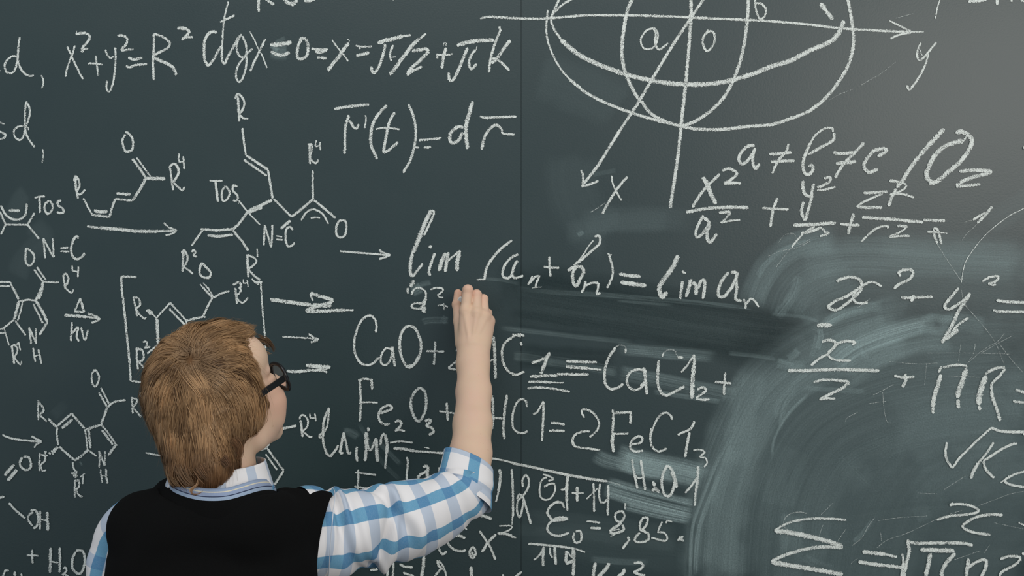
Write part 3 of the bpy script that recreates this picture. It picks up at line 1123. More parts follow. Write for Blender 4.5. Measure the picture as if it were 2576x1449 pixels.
p26 110,155 0,190
p22 110,155 280,385
p18 100,220 215,380
p24 280,385 190,530
p18 145,460 150,550
#chalk_formula|white chalk letters d n m below F e two O three
@644 724
26 740,1205 700,1290 680,1380 680,1500
20 740,1210 730,1310 715,1400 670,1480
@644 1087
20 680,0 640,30 650,55 690,30
26 680,-20 675,60 690,150 740,240 800,180 830,130
26 885,0 870,80 850,200 880,210
24 885,0 905,90 930,210 960,200
28 1015,145 1010,220 1025,295
44 1110,0 1115,100 1110,170
32 1110,170 1100,290
26 1120,120 1155,180 1210,60
36 1210,60 1215,180 1225,300
26 1250,130 1270,40 1295,10
34 1300,20 1320,120 1315,220
24 1315,220 1300,365
20 1350,105 1450,90 1580,105
30 1385,160 1500,170 1600,190
22 1600,190 1750,200 1950,215
10 1690,150 1745,162
26 1130,-50 1135,-10
#chalk_line|long slanting white chalk line running right from behind the sleeve
20 2350,260 2450,275 2580,305
@1288 1087
28 0,310 200,350 400,395 600,435 800,470 960,495
16f 960,495 1100,530
#chalk_formula|white chalk letters F, a and bars above the raised sleeve
@644 1087
24 1030,375 1030,480 1018,630
20 1000,405 1100,415 1210,430
20 990,545 1090,560 1185,575
22 1515,250 1530,300 1520,400 1518,490
28 1680,350 1720,340 1730,380 1650,430 1630,470
34 1730,360 1725,420 1735,470
20 1845,350 1840,460
30 2450,370 2460,430 2450,530 2440,600 
20 2440,600 2415,700
20 2570,370 2580,420
#chalk_formula|white chalk writing twenty six with bars plus fourteen
@1288 1087
24 -5,370 5,500 10,650 10,850
14 5,850 0,930
22 110,550 105,480 140,430 170,480 160,560 110,640
22 110,640 60,690 50,780 75,855 100,780 115,660 75,625 50,670
24 115,660 150,780 190,920
20 350,450 300,480 280,550 285,640 330,680 390,660 430,590 430,530 390,515 320,550
20 310,425 370,440 415,470 365,490
22 490,580 540,560 565,435
32 560,440 550,570 550,700
24 550,700 557,790
30 655,545 655,695
20 600,610 720,610
14 750,670 800,620 860,565
p22 820,510 825,800
22 885,515 875,600 885,690 925,705 960,670
26 968,530 965,680 962,835
#chalk_formula|white chalk epsilon zero equals 8,85
26 525,760 500,710 440,705 380,750 355,810 380,850 410,880 470,855 555,865 510,880 400,890
24 420,880 370,920 355,980 400,1025 480,1040 575,1010
20 1140,710 1135,775
24 625,1010 615,1060 640,1110 690,1090 698,1030 680,990 640,1000
22 750,890 885,910
26 785,960 895,965
24 1090,790 1040,820 1045,880 1090,900 1130,850 1115,800 1085,792
28 1100,910 1060,940 1000,980 995,1010 1050,1010 1120,980 1110,930
16 1010,985 1080,975
12 990,1050 1040,1020
26 1160,1050 1175,1080 1140,1130 1110,1170
26 1350,850 1310,870 1285,930 1300,985 1350,930 1365,870 1345,850
26 1300,985 1370,1020 1365,1080 1290,1105 1235,1090 1245,1050 1285,1010
20 1510,900 1485,950 1465,1010
16 1550,915 1560,890 1610,900
20 1470,1005 1530,1010 1560,1060 1530,1090 1400,1060
26 1660,1085 1700,1060 1720,1045
26 1675,1050 1725,1095
22 -10,1045 40,1060
#chalk_formula|white chalk fraction bar over 144 near the bottom
24 165,1120 300,1130 450,1145 620,1165
18 620,1165 735,1205
20 220,1285 280,1230 320,1150
28 320,1155 312,1250 312,1345
22 380,1160 385,1225 410,1260
30 430,1150 432,1240 440,1330
34 550,1190 540,1310
20 555,1200 600,1250 610,1170
36 540,1320 625,1290
34 620,1160 622,1290 615,1440
#chalk_formula|white chalk letters V i squared cut off by the bottom edge
34 840,1310 825,1380 815,1480
38 980,1315 930,1390 860,1460
34 1130,1370 1110,1420 1060,1450
28 1225,1315 1290,1310 1315,1350 1260,1390 1220,1400
28 1220,1400 1280,1430 1340,1440
26 100,1400 60,1430 30,1460
#chalk_formula|white chalk letters H two O and 1 over the eraser smear
24 1205,270 1225,400 1260,565
26 1295,280 1315,420 1338,580
16 1225,420 1270,460 1330,450
34 1415,495 1435,540
34 1405,590 1440,570 1480,605
28 1560,330 1520,410 1505,520 1530,620 1580,640 1620,570 1635,450 1600,370 1560,330
34 1600,400 1640,480 1655,560
30 1870,340 1865,480 1845,600
26 1845,600 1835,740
24 1865,450 1800,540 1740,610
#chalk_formula|white chalk equation F e two O three plus H C l equals two F e C l three
22 600,70 620,110 640,145 780,165 885,180
24 780,-10 700,-5 630,30 605,100 640,150
20 1170,10 1140,15 1020,15
32 1015,0 1010,100 1020,200
24 1190,120 1280,110 1310,70 1280,40 1215,70 1190,120 1195,170 1240,195 1320,185
24 1400,-40 1390,50 1405,140 1460,190 1520,180 1555,160
28 1785,0 1760,120 1740,250
22 1665,25 1740,-10
22 1825,185 1880,175 1935,200 1880,250
18 1880,250 1945,260 1960,310 1930,350
#chalk_formula|white chalk letters C o x squared below the sleeve
@644 1087
30 1990,1040 2050,1040 2105,1065
24 1990,1045 1930,1070 1935,1120 1990,1175 2060,1195 2115,1185
24 1825,1100 1835,1150 1860,1210 1890,1225 1915,1190
16 2105,960 2125,980
24 2180,1150 2150,1200 2160,1250 2190,1260 2210,1220 2200,1170 2175,1150
24 2170,1200 2190,1240
24 2250,990 2310,1080 2360,1160 2410,1280
28 2415,1025 2340,1100 2275,1205
16 2445,940 2560,940 2570,965 2510,1000 2430,1015
28 2440,1018 2510,1020 2576,1040
32 2220,830 2300,845 2370,870
#chalk_formula|white chalk scribbles along the bottom edge under the elbow
24 1150,1385 1230,1375
20 1270,1390 1325,1370 1340,1330
24 1335,1330 1320,1470
24 1385,1310 1380,1470
26 1445,1325 1500,1350 1580,1355
24 1480,1412 1590,1445
34 1690,1245 1685,1340 1665,1460
26 1825,1285 1840,1340 1880,1380
22 1840,1290 1890,1360 1920,1460
22 1860,1370 1790,1460
36 2165,1350 2170,1460
20 2485,1425 2490,1460
#chalk_formula|white chalk square root over K at the right edge
@1932 1087
26 1795,100 1780,200 1795,280 1850,360
24 1850,360 1920,260 2000,180 2100,80 2240,-45
30 2240,-45 2350,-10 2600,0
24 2265,100 2200,200 2110,310
34 2110,310 2060,390 2035,465
26 2500,110 2400,140 2280,210 2160,290
28 2160,290 2190,380 2270,460
24 2600,390 2480,420 2390,470 2380,500 2450,530 2600,555
14 2335,505 2380,475
#chalk_letter|white chalk letter x at the lower right
32 1830,735 1860,710
26 1820,730 1920,720 2040,740 2110,780 2080,810 1960,830 1830,840 1690,880
30 2355,835 2250,825 2080,855 1950,930
28 1950,930 1970,970 2080,1010 2230,1030
#chalk_letter|large white chalk sigma at the bottom right
24 785,880 600,868 400,870 200,910 60,990
46 65,992 200,1005 400,1045 600,1095 750,1150
34 750,1162 550,1150 350,1180 150,1240 30,1300
46 30,1305 200,1335 450,1375 750,1430
12f 390,815 300,800 200,830 155,900 180,970 300,1020
#chalk_formula|white chalk equals root of pi n squared at the bottom right corner
40 945,1200 1080,1215 1180,1225
28 1180,1225 1290,1255
38 905,1300 1050,1325 1180,1340
34 1180,1340 1400,1365
24 1345,1220 1355,1290 1335,1460
36 1400,1080 1415,1200 1380,1340 1360,1460
32 1395,1095 1500,1115 1750,1110 1950,1115 2055,1138
44 1530,1180 1650,1185 1870,1190
40 1880,1215 1800,1300 1750,1380 1740,1460
42 1630,1215 1610,1320 1580,1450
38 2010,1270 2000,1360 1990,1450
30 2010,1360 2080,1310 2160,1280 2200,1300
34 2195,1280 2180,1370 2140,1450
28 2330,1275 2420,1245 2530,1260 2480,1330 2350,1400 2320,1460
30 2550,1225 2590,1210
22 2515,905 2590,940
20 2560,20 2590,30
#chalk_formula|small white chalk marks at the right edge
@1932 362
34 2560,40 2600,30
#chalk_scratch|thin faint chalk scratches among the formulas at the right
@1932 724
7f 1970,170 2080,290 2190,420 2290,570 2370,770
7f 1940,20 1960,130 2000,200
8f 2560,850 2440,720 2320,560
7f 2010,750 2150,630 2300,540 2370,460
6f 2440,490 2300,560 2150,650
7f 1050,1080 1150,1030 1260,970
6f 1210,740 1500,765 1700,755
6f 1600,655 2000,655 2430,665
6f 1935,560 1920,660 1905,750
6f 2080,560 2060,660 2000,760
6f 1590,760 1570,980
6f 1810,885 2120,900
7f 1000,1165 1180,1140
8f 770,1345 800,1300 900,1250
7f 1020,110 900,200
6f 1150,1050 1160,1200 1190,1340 1250,1360
@1932 1087
6f 520,835 650,710
6f 505,1050 550,930
6f 700,1090 780,970
8f 840,1140 940,1060 1000,950 1065,860
7f 1090,1160 1200,1080 1400,1010 1700,870 1950,780
6f 1100,890 1300,860 1600,840
6f 1980,440 1850,520 1760,580
6f 1700,620 1500,610
6f 2100,740 2270,680 2430,620 2580,590
6f 2270,910 2560,970
6f 830,1320 900,1260
7f 1870,1280 2130,1190
6f 2170,1210 2225,1130
6f 1130,1010 1135,1090
@1932 0
8f 910,875 1030,800 1130,745 1280,625
6f 610,1010 720,950 850,900
6f 1280,187 1460,140
@1288 362
10f 790,690 870,640 940,590
"""
SMEARS = """
# w alpha streak pts (photo px)
B 150 .16 .5 1790,1500 1795,1380 1810,1250 1860,1100 1930,980 2050,890 2200,840 2330,820
B 330 .10 .45 1930,1550 1935,1380 1960,1230 2050,1080 2200,1000 2400,960 2650,950
B 260 0.056 .4 2180,1550 2200,1380 2280,1220 2420,1120 2650,1080
B 200 0.042 .35 2420,1550 2480,1350 2650,1250
B 90 .13 .6 2000,660 2150,645 2350,655 2620,665
B 130 0.056 .5 1960,770 2100,700 2300,700 2620,720
B 60 .12 .7 1890,780 1905,720 1950,650 2030,610 2120,600
B 70 0.056 .6 2180,620 2350,620 2620,640
B 46 .34 .95 2095,915 2150,875 2220,845 2300,822 2360,812
B 60 .10 .8 2110,960 2200,900 2300,860 2400,850
B 26 .18 .8 2070,820 2110,795 2180,775 2225,768
B 30 .12 .9 2090,860 2150,830 2230,800
B 60 .34 .9 1545,1142 1600,1160 1700,1180 1785,1200
B 34 .24 .9 1490,1140 1530,1160 1600,1175 1700,1195
B 60 .13 .7 1560,1150 1640,1175 1730,1195 1790,1215
B 46 .38 .95 1515,1222 1590,1245 1680,1268 1750,1285
B 26 .28 .9 1570,1270 1650,1290 1745,1310
B 30 .18 .9 1548,877 1650,885 1750,893 1810,900
B 26 .15 .9 1360,904 1480,922 1560,938
B 34 .16 .9 1550,935 1650,955 1750,975 1860,997
B 12 .13 .8 1640,985 1720,997 1820,1012
B 22 .10 .9 1288,895 1330,898 1400,912
B 12 .16 .9 1290,724 1400,736 1520,742 1640,752 1760,762 1900,778
B 60 0.042 .7 1250,740 1450,765 1700,800 1950,840
B 50 0.035 .8 1250,780 1450,805 1700,830 1900,850
B 7 .16 .8 1548,757 1620,762 1700,768
B 6 .2 .8 1765,760 1840,771 1900,778
B 12 .10 .9 1240,823 1330,833 1480,850 1600,862
B 8 .10 .9 1200,700 1260,704 1310,715
B 10 .14 .7 1830,888 1900,895 1960,905
B 24 .2 .8 1950,912 1990,918 2030,922
B 18 .2 .6 1980,903 1995,895 2010,880
B 14 .18 .7 2062,826 2065,850 2055,880
B 8 .14 .6 1932,790 1990,794 2030,800 2062,810
B 12 .12 .6 2040,900 2050,870 2056,840
B 50 0.035 .5 1410,590 1500,570 1600,560 1700,560
B 60 0.035 .5 1450,560 1600,550 1750,560
B 14 .14 .8 1452,592 1468,582
B 10 .07 .6 1490,440 1550,428
B 12 .22 .6 680,114 690,120 700,128
B 44 .14 .4 683,122 700,128 725,128
B 24 .10 .5 703,96 708,106
B 12 .12 .6 1045,730 1060,716 1085,710
B 26 .16 .7 1035,735 1060,722
B 16 .12 .8 1060,812 1080,806 1130,806
B 16 .10 .9 1110,800 1125,808
B 10 .07 .8 860,1080 890,1085 905,1100
B 16 .09 .9 865,1080 900,1100
B 12 .09 .7 950,1110 990,1150 1010,1170
B 10 .06 .7 900,1060 960,1160 1010,1210
B 80 0.028 .5 1290,1360 1420,1365 1600,1390 1740,1400
B 60 0.035 .5 1300,1310 1500,1330 1720,1360
B 16 .09 .8 1480,1405 1560,1412 1640,1415
B 40 0.035 .5 20,560 50,500 70,480
B 50 0.028 .5 80,560 110,600 60,650 40,700
B 5 .12 .7 200,1160 207,1172
B 40 0.021 .5 140,1020 160,1040
B 40 .04 .4 2340,1280 2300,1300
B 10 .12 .7 2145,1365 2175,1335 2195,1305
B 46 .10 .7 2370,830 2400,810 2480,820
B 20 .12 .8 2310,820 2340,830 2380,835
B 60 0.035 .6 2300,840 2380,900 2420,1000
B 12 .12 .8 2150,850 2165,880 2185,905
B 20 .08 .7 2100,890 2110,920 2120,935
B 12 .09 .8 2020,975 2080,980 2180,985
B 14 .10 .8 1945,1060 1960,1010 2000,960 2050,920
B 12 .10 .8 1960,1090 1975,1020 2010,970
B 90 0.035 .6 1965,1280 1970,1180 2000,1120
B 50 .10 .8 1985,1400 1990,1340 1995,1290
B 20 .07 .7 2020,1400 2060,1420 2100,1430
B 60 0.035 .4 2480,560 2530,540 2620,480
B 120 0.028 .4 1340,180 1400,200 1500,240 1560,280
B 120 0.028 .4 1550,600 1480,560 1440,470 1440,380
W 150 .28 .35 1225,722 1400,755 1600,790 1800,825 1950,845 2065,850
W 60 .22 .4 1300,890 1450,905 1560,905
B 150 .08 .7 1935,800 1960,730 2020,670 2120,640
B 90 .07 .7 1990,790 2060,730 2160,690
B 14 .14 .9 1903,700 1925,665 1970,630 2040,605
B 70 .10 .8 1845,1180 1865,1080 1880,990 1890,930
B 40 .10 .9 1795,1290 1820,1200 1850,1120
B 9 .22 .8 1736,1470 1740,1340 1760,1270 1800,1170 1840,1090
B 12 .16 .8 1748,1460 1755,1350 1775,1280 1815,1180
B 340 .05 .3 1900,1400 2200,1330 2620,1300
B 300 .05 .3 2250,1150 2400,1100 2650,1080
B 8 .2 .8 2040,985 1985,1040 1950,1100 1940,1160
B 10 .2 .9 2075,818 2130,790 2180,777
B 26 .12 .9 2010,690 1995,740 1950,800
B 20 .12 .8 2310,806 2350,800 2400,806
B 10 .16 .6 1955,905 1975,912 2000,918
"""

layer = 0


def pieces_of(boxes):
    """group strokes that stand close together (a word, a formula, a drawing)"""
    n = len(boxes); root = list(range(n))

    def find(x):
        while root[x] != x: x = root[x]
        return x
    for x in range(n):
        for y in range(x + 1, n):
            a, c = boxes[x], boxes[y]
            gap = math.hypot(max(0, a[0] - c[2], c[0] - a[2]), max(0, a[1] - c[3], c[1] - a[3]))
            size = max(a[2] - a[0], a[3] - a[1], c[2] - c[0], c[3] - c[1])
            if gap <= max(24, .48 * size): root[find(x)] = find(y)
    return [find(x) for x in range(n)]


for (name, lab), strokes in parse(STROKES):
    made, boxes = [], []
    for wd, poly, faint, pts in strokes:
        layer += 1
        path = resample(pts if poly else catmull(pts), 1.6 if wd < 12 else 2.0)
        path = path + rng.standard_normal(path.shape) * .22
        v, f, uv, _ = ribbon(path, wd * 1.02, -.0006 - layer * 2.5e-6)
        v[:, 1] -= np.repeat(np.linspace(0, 6e-5, len(path)), 3)     # a stroke that runs back lies on itself
        made.append((v, f, uv, 1 if faint else 0))
        boxes.append((*path.min(0), *path.max(0)))
    ids = pieces_of(boxes)
    first = True
    for g in sorted(set(ids), key=lambda q: -ids.count(q)):
        V, Fc, UV, mi, base = [], [], [], [], 0
        for q, (v, f, uv, k) in zip(ids, made):
            if q != g: continue
            V.append(v); Fc.append(f + base); UV.append(uv); base += len(v); mi.append(np.full(len(f), k))
        o = mesh_from(name, np.vstack(V), np.vstack(Fc), [M_chalk, M_faint], board, uv=np.vstack(UV), smooth=False)
        o.data.polygons.foreach_set('material_index', np.concatenate(mi).astype(np.int32))
        if first: o['label'] = lab
        first = False

k = 0
for ln in SMEARS.strip().splitlines():
    if ln[0] == '#': continue
    q = ln.split()
    wd, al, st = float(q[1]), float(q[2]), float(q[3])
    pts = np.array([[float(a) for a in p.split(',')] for p in q[4:]])
    path = resample(catmull(pts), 6 if wd > 20 else 3)
    k += 1
    v, f, uv, uv2 = ribbon(path, wd * 1.35, -.0001 - k * 3e-6, jitter=0, cap=False, cross=6)
    uv2 = uv2 + (k * 1.7, k * .37)
    col = np.tile([al, st, (k * .37) % 1, 1.0], (len(v), 1))
    wet = q[0] == 'W'
    mesh_from('wiped_patch' if wet else 'chalk_smear', v, f, M_wiped if wet else M_smear, board, uv=uv, uv2=uv2, col=col, smooth=False)


# ------------------------------------------------------------------ signed-distance modelling
class Vol:
    def __init__(s, lo, hi, h):
        s.lo = np.array(lo, float); s.h = h
        s.n = np.ceil((np.array(hi) - s.lo) / h).astype(int) + 1
        s.f = np.full(s.n, .08, np.float32)

    def sub(s, lo, hi):
        a = np.clip(((np.array(lo) - s.lo) / s.h).astype(int), 0, s.n - 1)
        b = np.clip(np.ceil((np.array(hi) - s.lo) / s.h).astype(int) + 1, 1, s.n)
        sl = tuple(slice(x, y) for x, y in zip(a, b))
        g = [(s.lo[i] + np.arange(a[i], b[i]) * s.h).astype(np.float32) for i in range(3)]
        return sl, g[0][:, None, None], g[1][None, :, None], g[2][None, None, :]

    def op(s, fn, lo, hi, k=0, mode='add', pad=.03):
        sl, X, Y, Z = s.sub(np.minimum(lo, hi) - pad - k, np.maximum(lo, hi) + pad + k)
        d = fn(X, Y, Z).astype(np.float32); f = s.f[sl]
        if mode == 'sub':
            d = -d
            if k > 0:
                h = np.clip(.5 + .5 * (d - f) / k, 0, 1)
                s.f[sl] = f * (1 - h) + d * h + k * h * (1 - h)
            else:
                s.f[sl] = np.maximum(f, d)
        elif k > 0:
            h = np.clip(.5 + .5 * (f - d) / k, 0, 1)
            s.f[sl] = f * (1 - h) + d * h - k * h * (1 - h)
        else:
            s.f[sl] = np.minimum(f, d)

    def cone(s, a, b, ra, rb, k=0, mode='add'):
        a = np.array(a, float); b = np.array(b, float); ab = b - a; L = max(ab @ ab, 1e-9)

        def fn(X, Y, Z):
            x, y, z = X - a[0], Y - a[1], Z - a[2]
            t = np.clip((x * ab[0] + y * ab[1] + z * ab[2]) / L, 0, 1)
            return np.sqrt((x - t * ab[0]) ** 2 + (y - t * ab[1]) ** 2 + (z - t * ab[2]) ** 2) - (ra + (rb - ra) * t)
        r = max(ra, rb)
        s.op(fn, np.minimum(a, b) - r, np.maximum(a, b) + r, k, mode)

    def ell(s, c, ax, r, k=0, mode='add'):
        c = np.array(c, float)

        def fn(X, Y, Z):
            x, y, z = X - c[0], Y - c[1], Z - c[2]
            q = [x * e[0] + y * e[1] + z * e[2] for e in ax]
            k0 = np.sqrt(sum((qq / rr) ** 2 for qq, rr in zip(q, r)))
            k1 = np.sqrt(sum((qq / rr ** 2) ** 2 for qq, rr in zip(q, r))) + 1e-9
            return k0 * (k0 - 1) / k1
        R = max(r)
        s.op(fn, c - R, c + R, k, mode)

    def mesh(s):
        f = s.f; ins = f < 0
        nx, ny, nz = f.shape
        acc = np.zeros((nx - 1, ny - 1, nz - 1, 3), np.float32); cnt = np.zeros((nx - 1, ny - 1, nz - 1), np.float32)
        corners = [(0, 0, 0), (1, 0, 0), (0, 1, 0), (1, 1, 0), (0, 0, 1), (1, 0, 1), (0, 1, 1), (1, 1, 1)]
        edges = [(i, j) for i in range(8) for j in range(i + 1, 8) if sum(abs(a - b) for a, b in zip(corners[i], corners[j])) == 1]

        def C(c): return f[c[0]:nx - 1 + c[0], c[1]:ny - 1 + c[1], c[2]:nz - 1 + c[2]]
        for i, j in edges:
            a, b = C(corners[i]), C(corners[j])
            m = (a < 0) != (b < 0)
            idx = np.nonzero(m)
            t = a[idx] / (a[idx] - b[idx])
            ci, cj = np.array(corners[i]), np.array(corners[j])
            acc[idx] += ci + t[:, None] * (cj - ci)
            cnt[idx] += 1
        act = cnt > 0
        ids = np.full(cnt.shape, -1, np.int64); ids[act] = np.arange(act.sum())
        base = np.argwhere(act)
        v = (base + acc[act] / cnt[act][:, None]) * s.h + s.lo
        quads = []
        for ax in range(3):
            a = [slice(1, -1)] * 3; b = [slice(1, -1)] * 3
            a[ax] = slice(0, -1); b[ax] = slice(1, None)
            A, B = ins[tuple(a)], ins[tuple(b)]
            e = np.argwhere(A != B)
            if not len(e): continue
            sgn = A[tuple(e.T)]
            off = np.ones(3, int); off[ax] = 0
            e = e + off
            o1, o2 = [x for x in range(3) if x != ax]
            d1 = np.eye(3, dtype=int)[o1]; d2 = np.eye(3, dtype=int)[o2]
            q = np.stack([ids[tuple((e - d1 - d2).T)], ids[tuple((e - d2).T)], ids[tuple(e.T)], ids[tuple((e - d1).T)]], 1)
            flip = sgn if ax != 1 else ~sgn
            q[~flip] = q[~flip][:, ::-1]
            quads.append(q)
        return v, np.vstack(quads)


def merge(parts):
    V, Q, b = [], [], 0
    for v, q in parts:
        V.append(v); Q.append(q + b); b += len(v)
    return np.vstack(V), np.vstack(Q)


# ------------------------------------------------------------------ the person
person = empty('person', (-.42, -.50, 0), 'fair-haired person in black knitted vest and blue plaid shirt writing on the chalkboard', 'person')

YAW, PIT = math.radians(39), math.radians(22)
hf = np.array([math.sin(YAW) * math.cos(PIT), math.cos(YAW) * math.cos(PIT), math.sin(PIT)])
hr = np.array([math.cos(YAW), -math.sin(YAW), 0.0])
hu = np.cross(hr, hf)
HC = P(547, 1012, .45)
AX = (hf, hr, hu)


def H(f, r, u): return HC + hf * f + hr * r + hu * u


NECK = P(553, 1235, .478)
# head, neck and upper chest
hv = Vol(HC - (.17, .17, .26), HC + (.17, .19, .17), .0022)
hv.ell(H(-.006, 0, .028), AX, (.080, .067, .082), 0)
hv.ell(H(.030, 0, -.026), AX, (.060, .058, .066), .015)
hv.ell(H(.052, 0, .045), AX, (.045, .056, .045), .02)       # forehead
for s_ in (-1, 1):
    hv.ell(H(.012, s_ * .046, -.052), AX, (.028, .019, .030), .012)   # jaw corner
    hv.ell(H(.056, s_ * .040, -.026), AX, (.030, .026, .030), .014)
    hv.ell(H(.050, s_ * .038, -.050), AX, (.026, .022, .026), .012)  # cheekbone
    hv.cone(H(.012, s_ * .047, -.064), H(.062, s_ * .018, -.083), .015, .014, .014)  # jaw line
    hv.cone(H(.081, s_ * .012, .022), H(.071, s_ * .042, .021), .006, .005, .010)  # brow
hv.ell(H(.071, 0, -.083), AX, (.016, .020, .015), .012)             # chin
hv.ell(H(.070, 0, -.056), AX, (.018, .030, .020), .012)             # mouth mound
for s_ in (-1, 1):
    hv.ell(H(.091, s_ * .032, .003), AX, (.016, .017, .011), .008, 'sub')  # eye socket
    hv.ell(H(.074, s_ * .032, .002), AX, (.0125, .0145, .0125), .003)      # eyeball with lids
hv.cone(H(.088, 0, .012), H(.112, 0, -.026), .0075, .0105, .008)    # nose
for s_ in (-1, 1): hv.ell(H(.101, s_ * .011, -.031), AX, (.009, .007, .006), .004)
hv.cone(H(.087, -.018, -.052), H(.087, .018, -.052), .0045, .0045, .004)
hv.cone(H(.086, -.016, -.061), H(.086, .016, -.061), .0055, .0055, .004)
hv.cone(H(.094, -.018, -.0562), H(.094, .018, -.0562), .0012, .0012, .002, 'sub')
for s_ in (-1, 1):
    hv.ell(H(-.006, s_ * .069, -.006), AX, (.017, .008, .031), .005)       # ear
    hv.ell(H(.0, s_ * .077, -.004), AX, (.009, .006, .014), .003, 'sub')
hv.cone(H(-.024, 0, -.045), NECK, .051, .053, .014)
hv.cone(H(-.005, 0, -.060), NECK + (.005, .02, .0), .036, .045, .010)
for s_ in (-1, 1):
    hv.cone(H(-.03, s_ * .045, -.05), NECK + (.012 * s_ + .01, .045, -.0), .013, .013, .02)
head_mesh = hv.mesh()

# right hand with chalk and forearm
WR = P(1191, 884, .105)
ELB = P(1176, 1222, .285)
zv = Vol(P(1100, 1300, .3) - (.03, .09, .0), P(1290, 690, .0) + (.03, -.004, .0), .0016)
mcp = [P(1171, 783, .088), P(1199, 789, .092), P(1219, 797, .086), P(1230, 808, .074)]
pip = [P(1177, 730, .078), P(1199, 742, .070), P(1216, 753, .062), P(1227, 788, .045)]
dip = [P(1171, 737, .040), P(1193, 750, .036), P(1212, 765, .032), P(1226, 798, .028)]
tip = [P(1163, 748, .023), P(1187, 768, .026), P(1208, 785, .026), P(1219, 812, .030)]
rr = [(.0112, .0100, .0084, .0074), (.0108, .0098, .0084, .0074), (.0104, .0092, .0080, .0070), (.0098, .0082, .0072, .0064)]
wr_off = [(-16, -2), (-5, 0), (6, 0), (17, 2)]
for i in range(4):
    wp = WR + np.array([wr_off[i][0] * .00078, 0, 0])
    zv.cone(wp, mcp[i], .0165, .0122, .012 if i else 0)
zv.cone(WR + (-.006, .012, .01), mcp[0] + (.006, .016, -.010), .016, .014, .01)     # palm side flesh
zv.cone(WR + (.012, .012, .01), mcp[3] + (-.004, .014, -.012), .016, .014, .01)
def blank(v):
    o = Vol(v.lo, v.lo + v.h * 4, v.h); o.n = v.n; o.f = np.full(v.n, .08, np.float32); return o


zf = blank(zv)
for i in range(4):
    a, b_, c_, e_ = rr[i]
    one = blank(zv)
    one.cone(mcp[i], pip[i], a * .92, b_, 0)
    one.cone(pip[i], dip[i], b_ * .97, c_, .002)
    one.cone(dip[i], tip[i], c_, e_, .002)
    one.ell(pip[i] + (0, -.0012, .0008), np.eye(3), (b_ * 1.0, b_ * 1.02, b_ * 1.0), .003)
    zf.f = np.minimum(zf.f, one.f)
h_ = np.clip(.5 + .5 * (zv.f - zf.f) / .005, 0, 1)
zv.f = zv.f * (1 - h_) + zf.f * h_ - .005 * h_ * (1 - h_)
for i in range(4):
    zv.ell(mcp[i] + (0, -.0050, .0005), np.eye(3), (.0078, .0078, .0095), .006)        # knuckle
# tendons
for i in range(4):
    zv.cone(WR + (wr_off[i][0] * .0004, -.0150, .018), mcp[i] + (0, -.0115, -.006), .0015, .0030, .005)
# thumb: leaves the side of the palm near its base
th0 = P(1166, 862, .090); th1 = P(1156, 808, .066); th2 = P(1151, 766, .048); th3 = P(1152, 737, .032)
zv.cone(th0, th1, .0165, .0115, .010)
zv.cone(th1, th2, .0115, .0098, .004)
zv.cone(th2, th3, .0098, .0076, .003)
zv.ell(th2 + (-.0008, -.001, 0), np.eye(3), (.0102, .0102, .0112), .003)
# forearm
fa = [(WR + (0, 0, .004), .0255, .021), (P(1190, 915, .118), .0285, .022), (P(1192, 985, .152), .0300, .026), (P(1189, 1065, .198), .0322, .031), (P(1184, 1140, .238), .0342, .034), (P(1178, 1200, .270), .0375, .036)]
for (a, ra, da), (b_, rb, db) in zip(fa[:-1], fa[1:]):
    zv.cone(a - (ra * .22, 0, 0), b_ - (rb * .22, 0, 0), ra * .82, rb * .82, .012)
    zv.cone(a + (ra * .22, 0, 0), b_ + (rb * .22, 0, 0), ra * .82, rb * .82, .012)
zv.cone(fa[0][0] + (.018, -.014, -.006), fa[0][0] + (.016, -.012, -.012), .004, .004, .008)  # wrist bone
arm_mesh = zv.mesh()

# hidden core and left arm, coarser
LS, LE, LW = P(362, 1352, .462), P(300, 1660, .47), P(330, 2060, .42)
RS = P(775, 1335, .425)
bv = Vol((-.85, -.75, .60), (.15, -.20, 1.52), .005)
bv.cone(NECK - (0, 0, .02), NECK - (0.01, -.01, .14), .045, .055)
bv.cone(NECK - (0.01, -.01, .14), (NECK[0] - .01, NECK[1], 1.0), .075, .085, .03)
bv.cone(NECK - (0, 0, .09), LS, .03, .034, .02); bv.cone(NECK - (0, 0, .09), RS, .03, .034, .02)
bv.cone(LS, LE, .034, .034, .02); bv.cone(LE, LW, .036, .026, .02)
bv.cone(RS, P(1000, 1311, .345), .034, .033, .02); bv.cone(P(1000, 1311, .345), P(1150, 1262, .30), .033, .030, .02)
bv.cone(P(1150, 1262, .30), P(1177, 1205, .275), .030, .033, .02)
pv = LW + np.array([.0, .0, -.07])
bv.ell(LW + (0, 0, -.055), np.eye(3), (.017, .038, .052), .015)
for i, (dy, L) in enumerate(((.030, .068), (.010, .078), (-.010, .072), (-.029, .058))):
    a = LW + (0, dy, -.095); m_ = a + (.006, 0, -L * .5); e = a + (.018, 0, -L)
    bv.cone(a, m_, .0095, .0085, .004); bv.cone(m_, e, .0085, .0075, .003)
bv.cone(LW + (0, .028, -.035), LW + (.008, .052, -.075), .013, .0105, .006)
bv.cone(LW + (.008, .052, -.075), LW + (.016, .056, -.105), .0105, .0085, .004)
core_mesh = bv.mesh()
v_, q_ = merge([head_mesh, arm_mesh, core_mesh])
# redder skin on knuckles, cheek, ear and nose
tint = np.ones((len(v_), 4), np.float32)
for c, r, k_ in [(m_, .010, .6) for m_ in mcp] + [(p_, .012, .6) for p_ in pip] + [(th2, .018, .7), (th3, .014, .9), (H(.06, .05, -.03), .03, .7), (H(.11, 0, -.03), .015, .9), (H(-.006, .08, -.006), .03, .8), (H(.09, 0, -.062), .022, 1.2)]:
    g = np.exp(-((v_ - c) ** 2).sum(1) / (r * r)) * k_
    tint[:, 1] *= 1 - .20 * g; tint[:, 2] *= 1 - .22 * g
mesh_from('body', v_, q_, M_skin, person, col=tint)


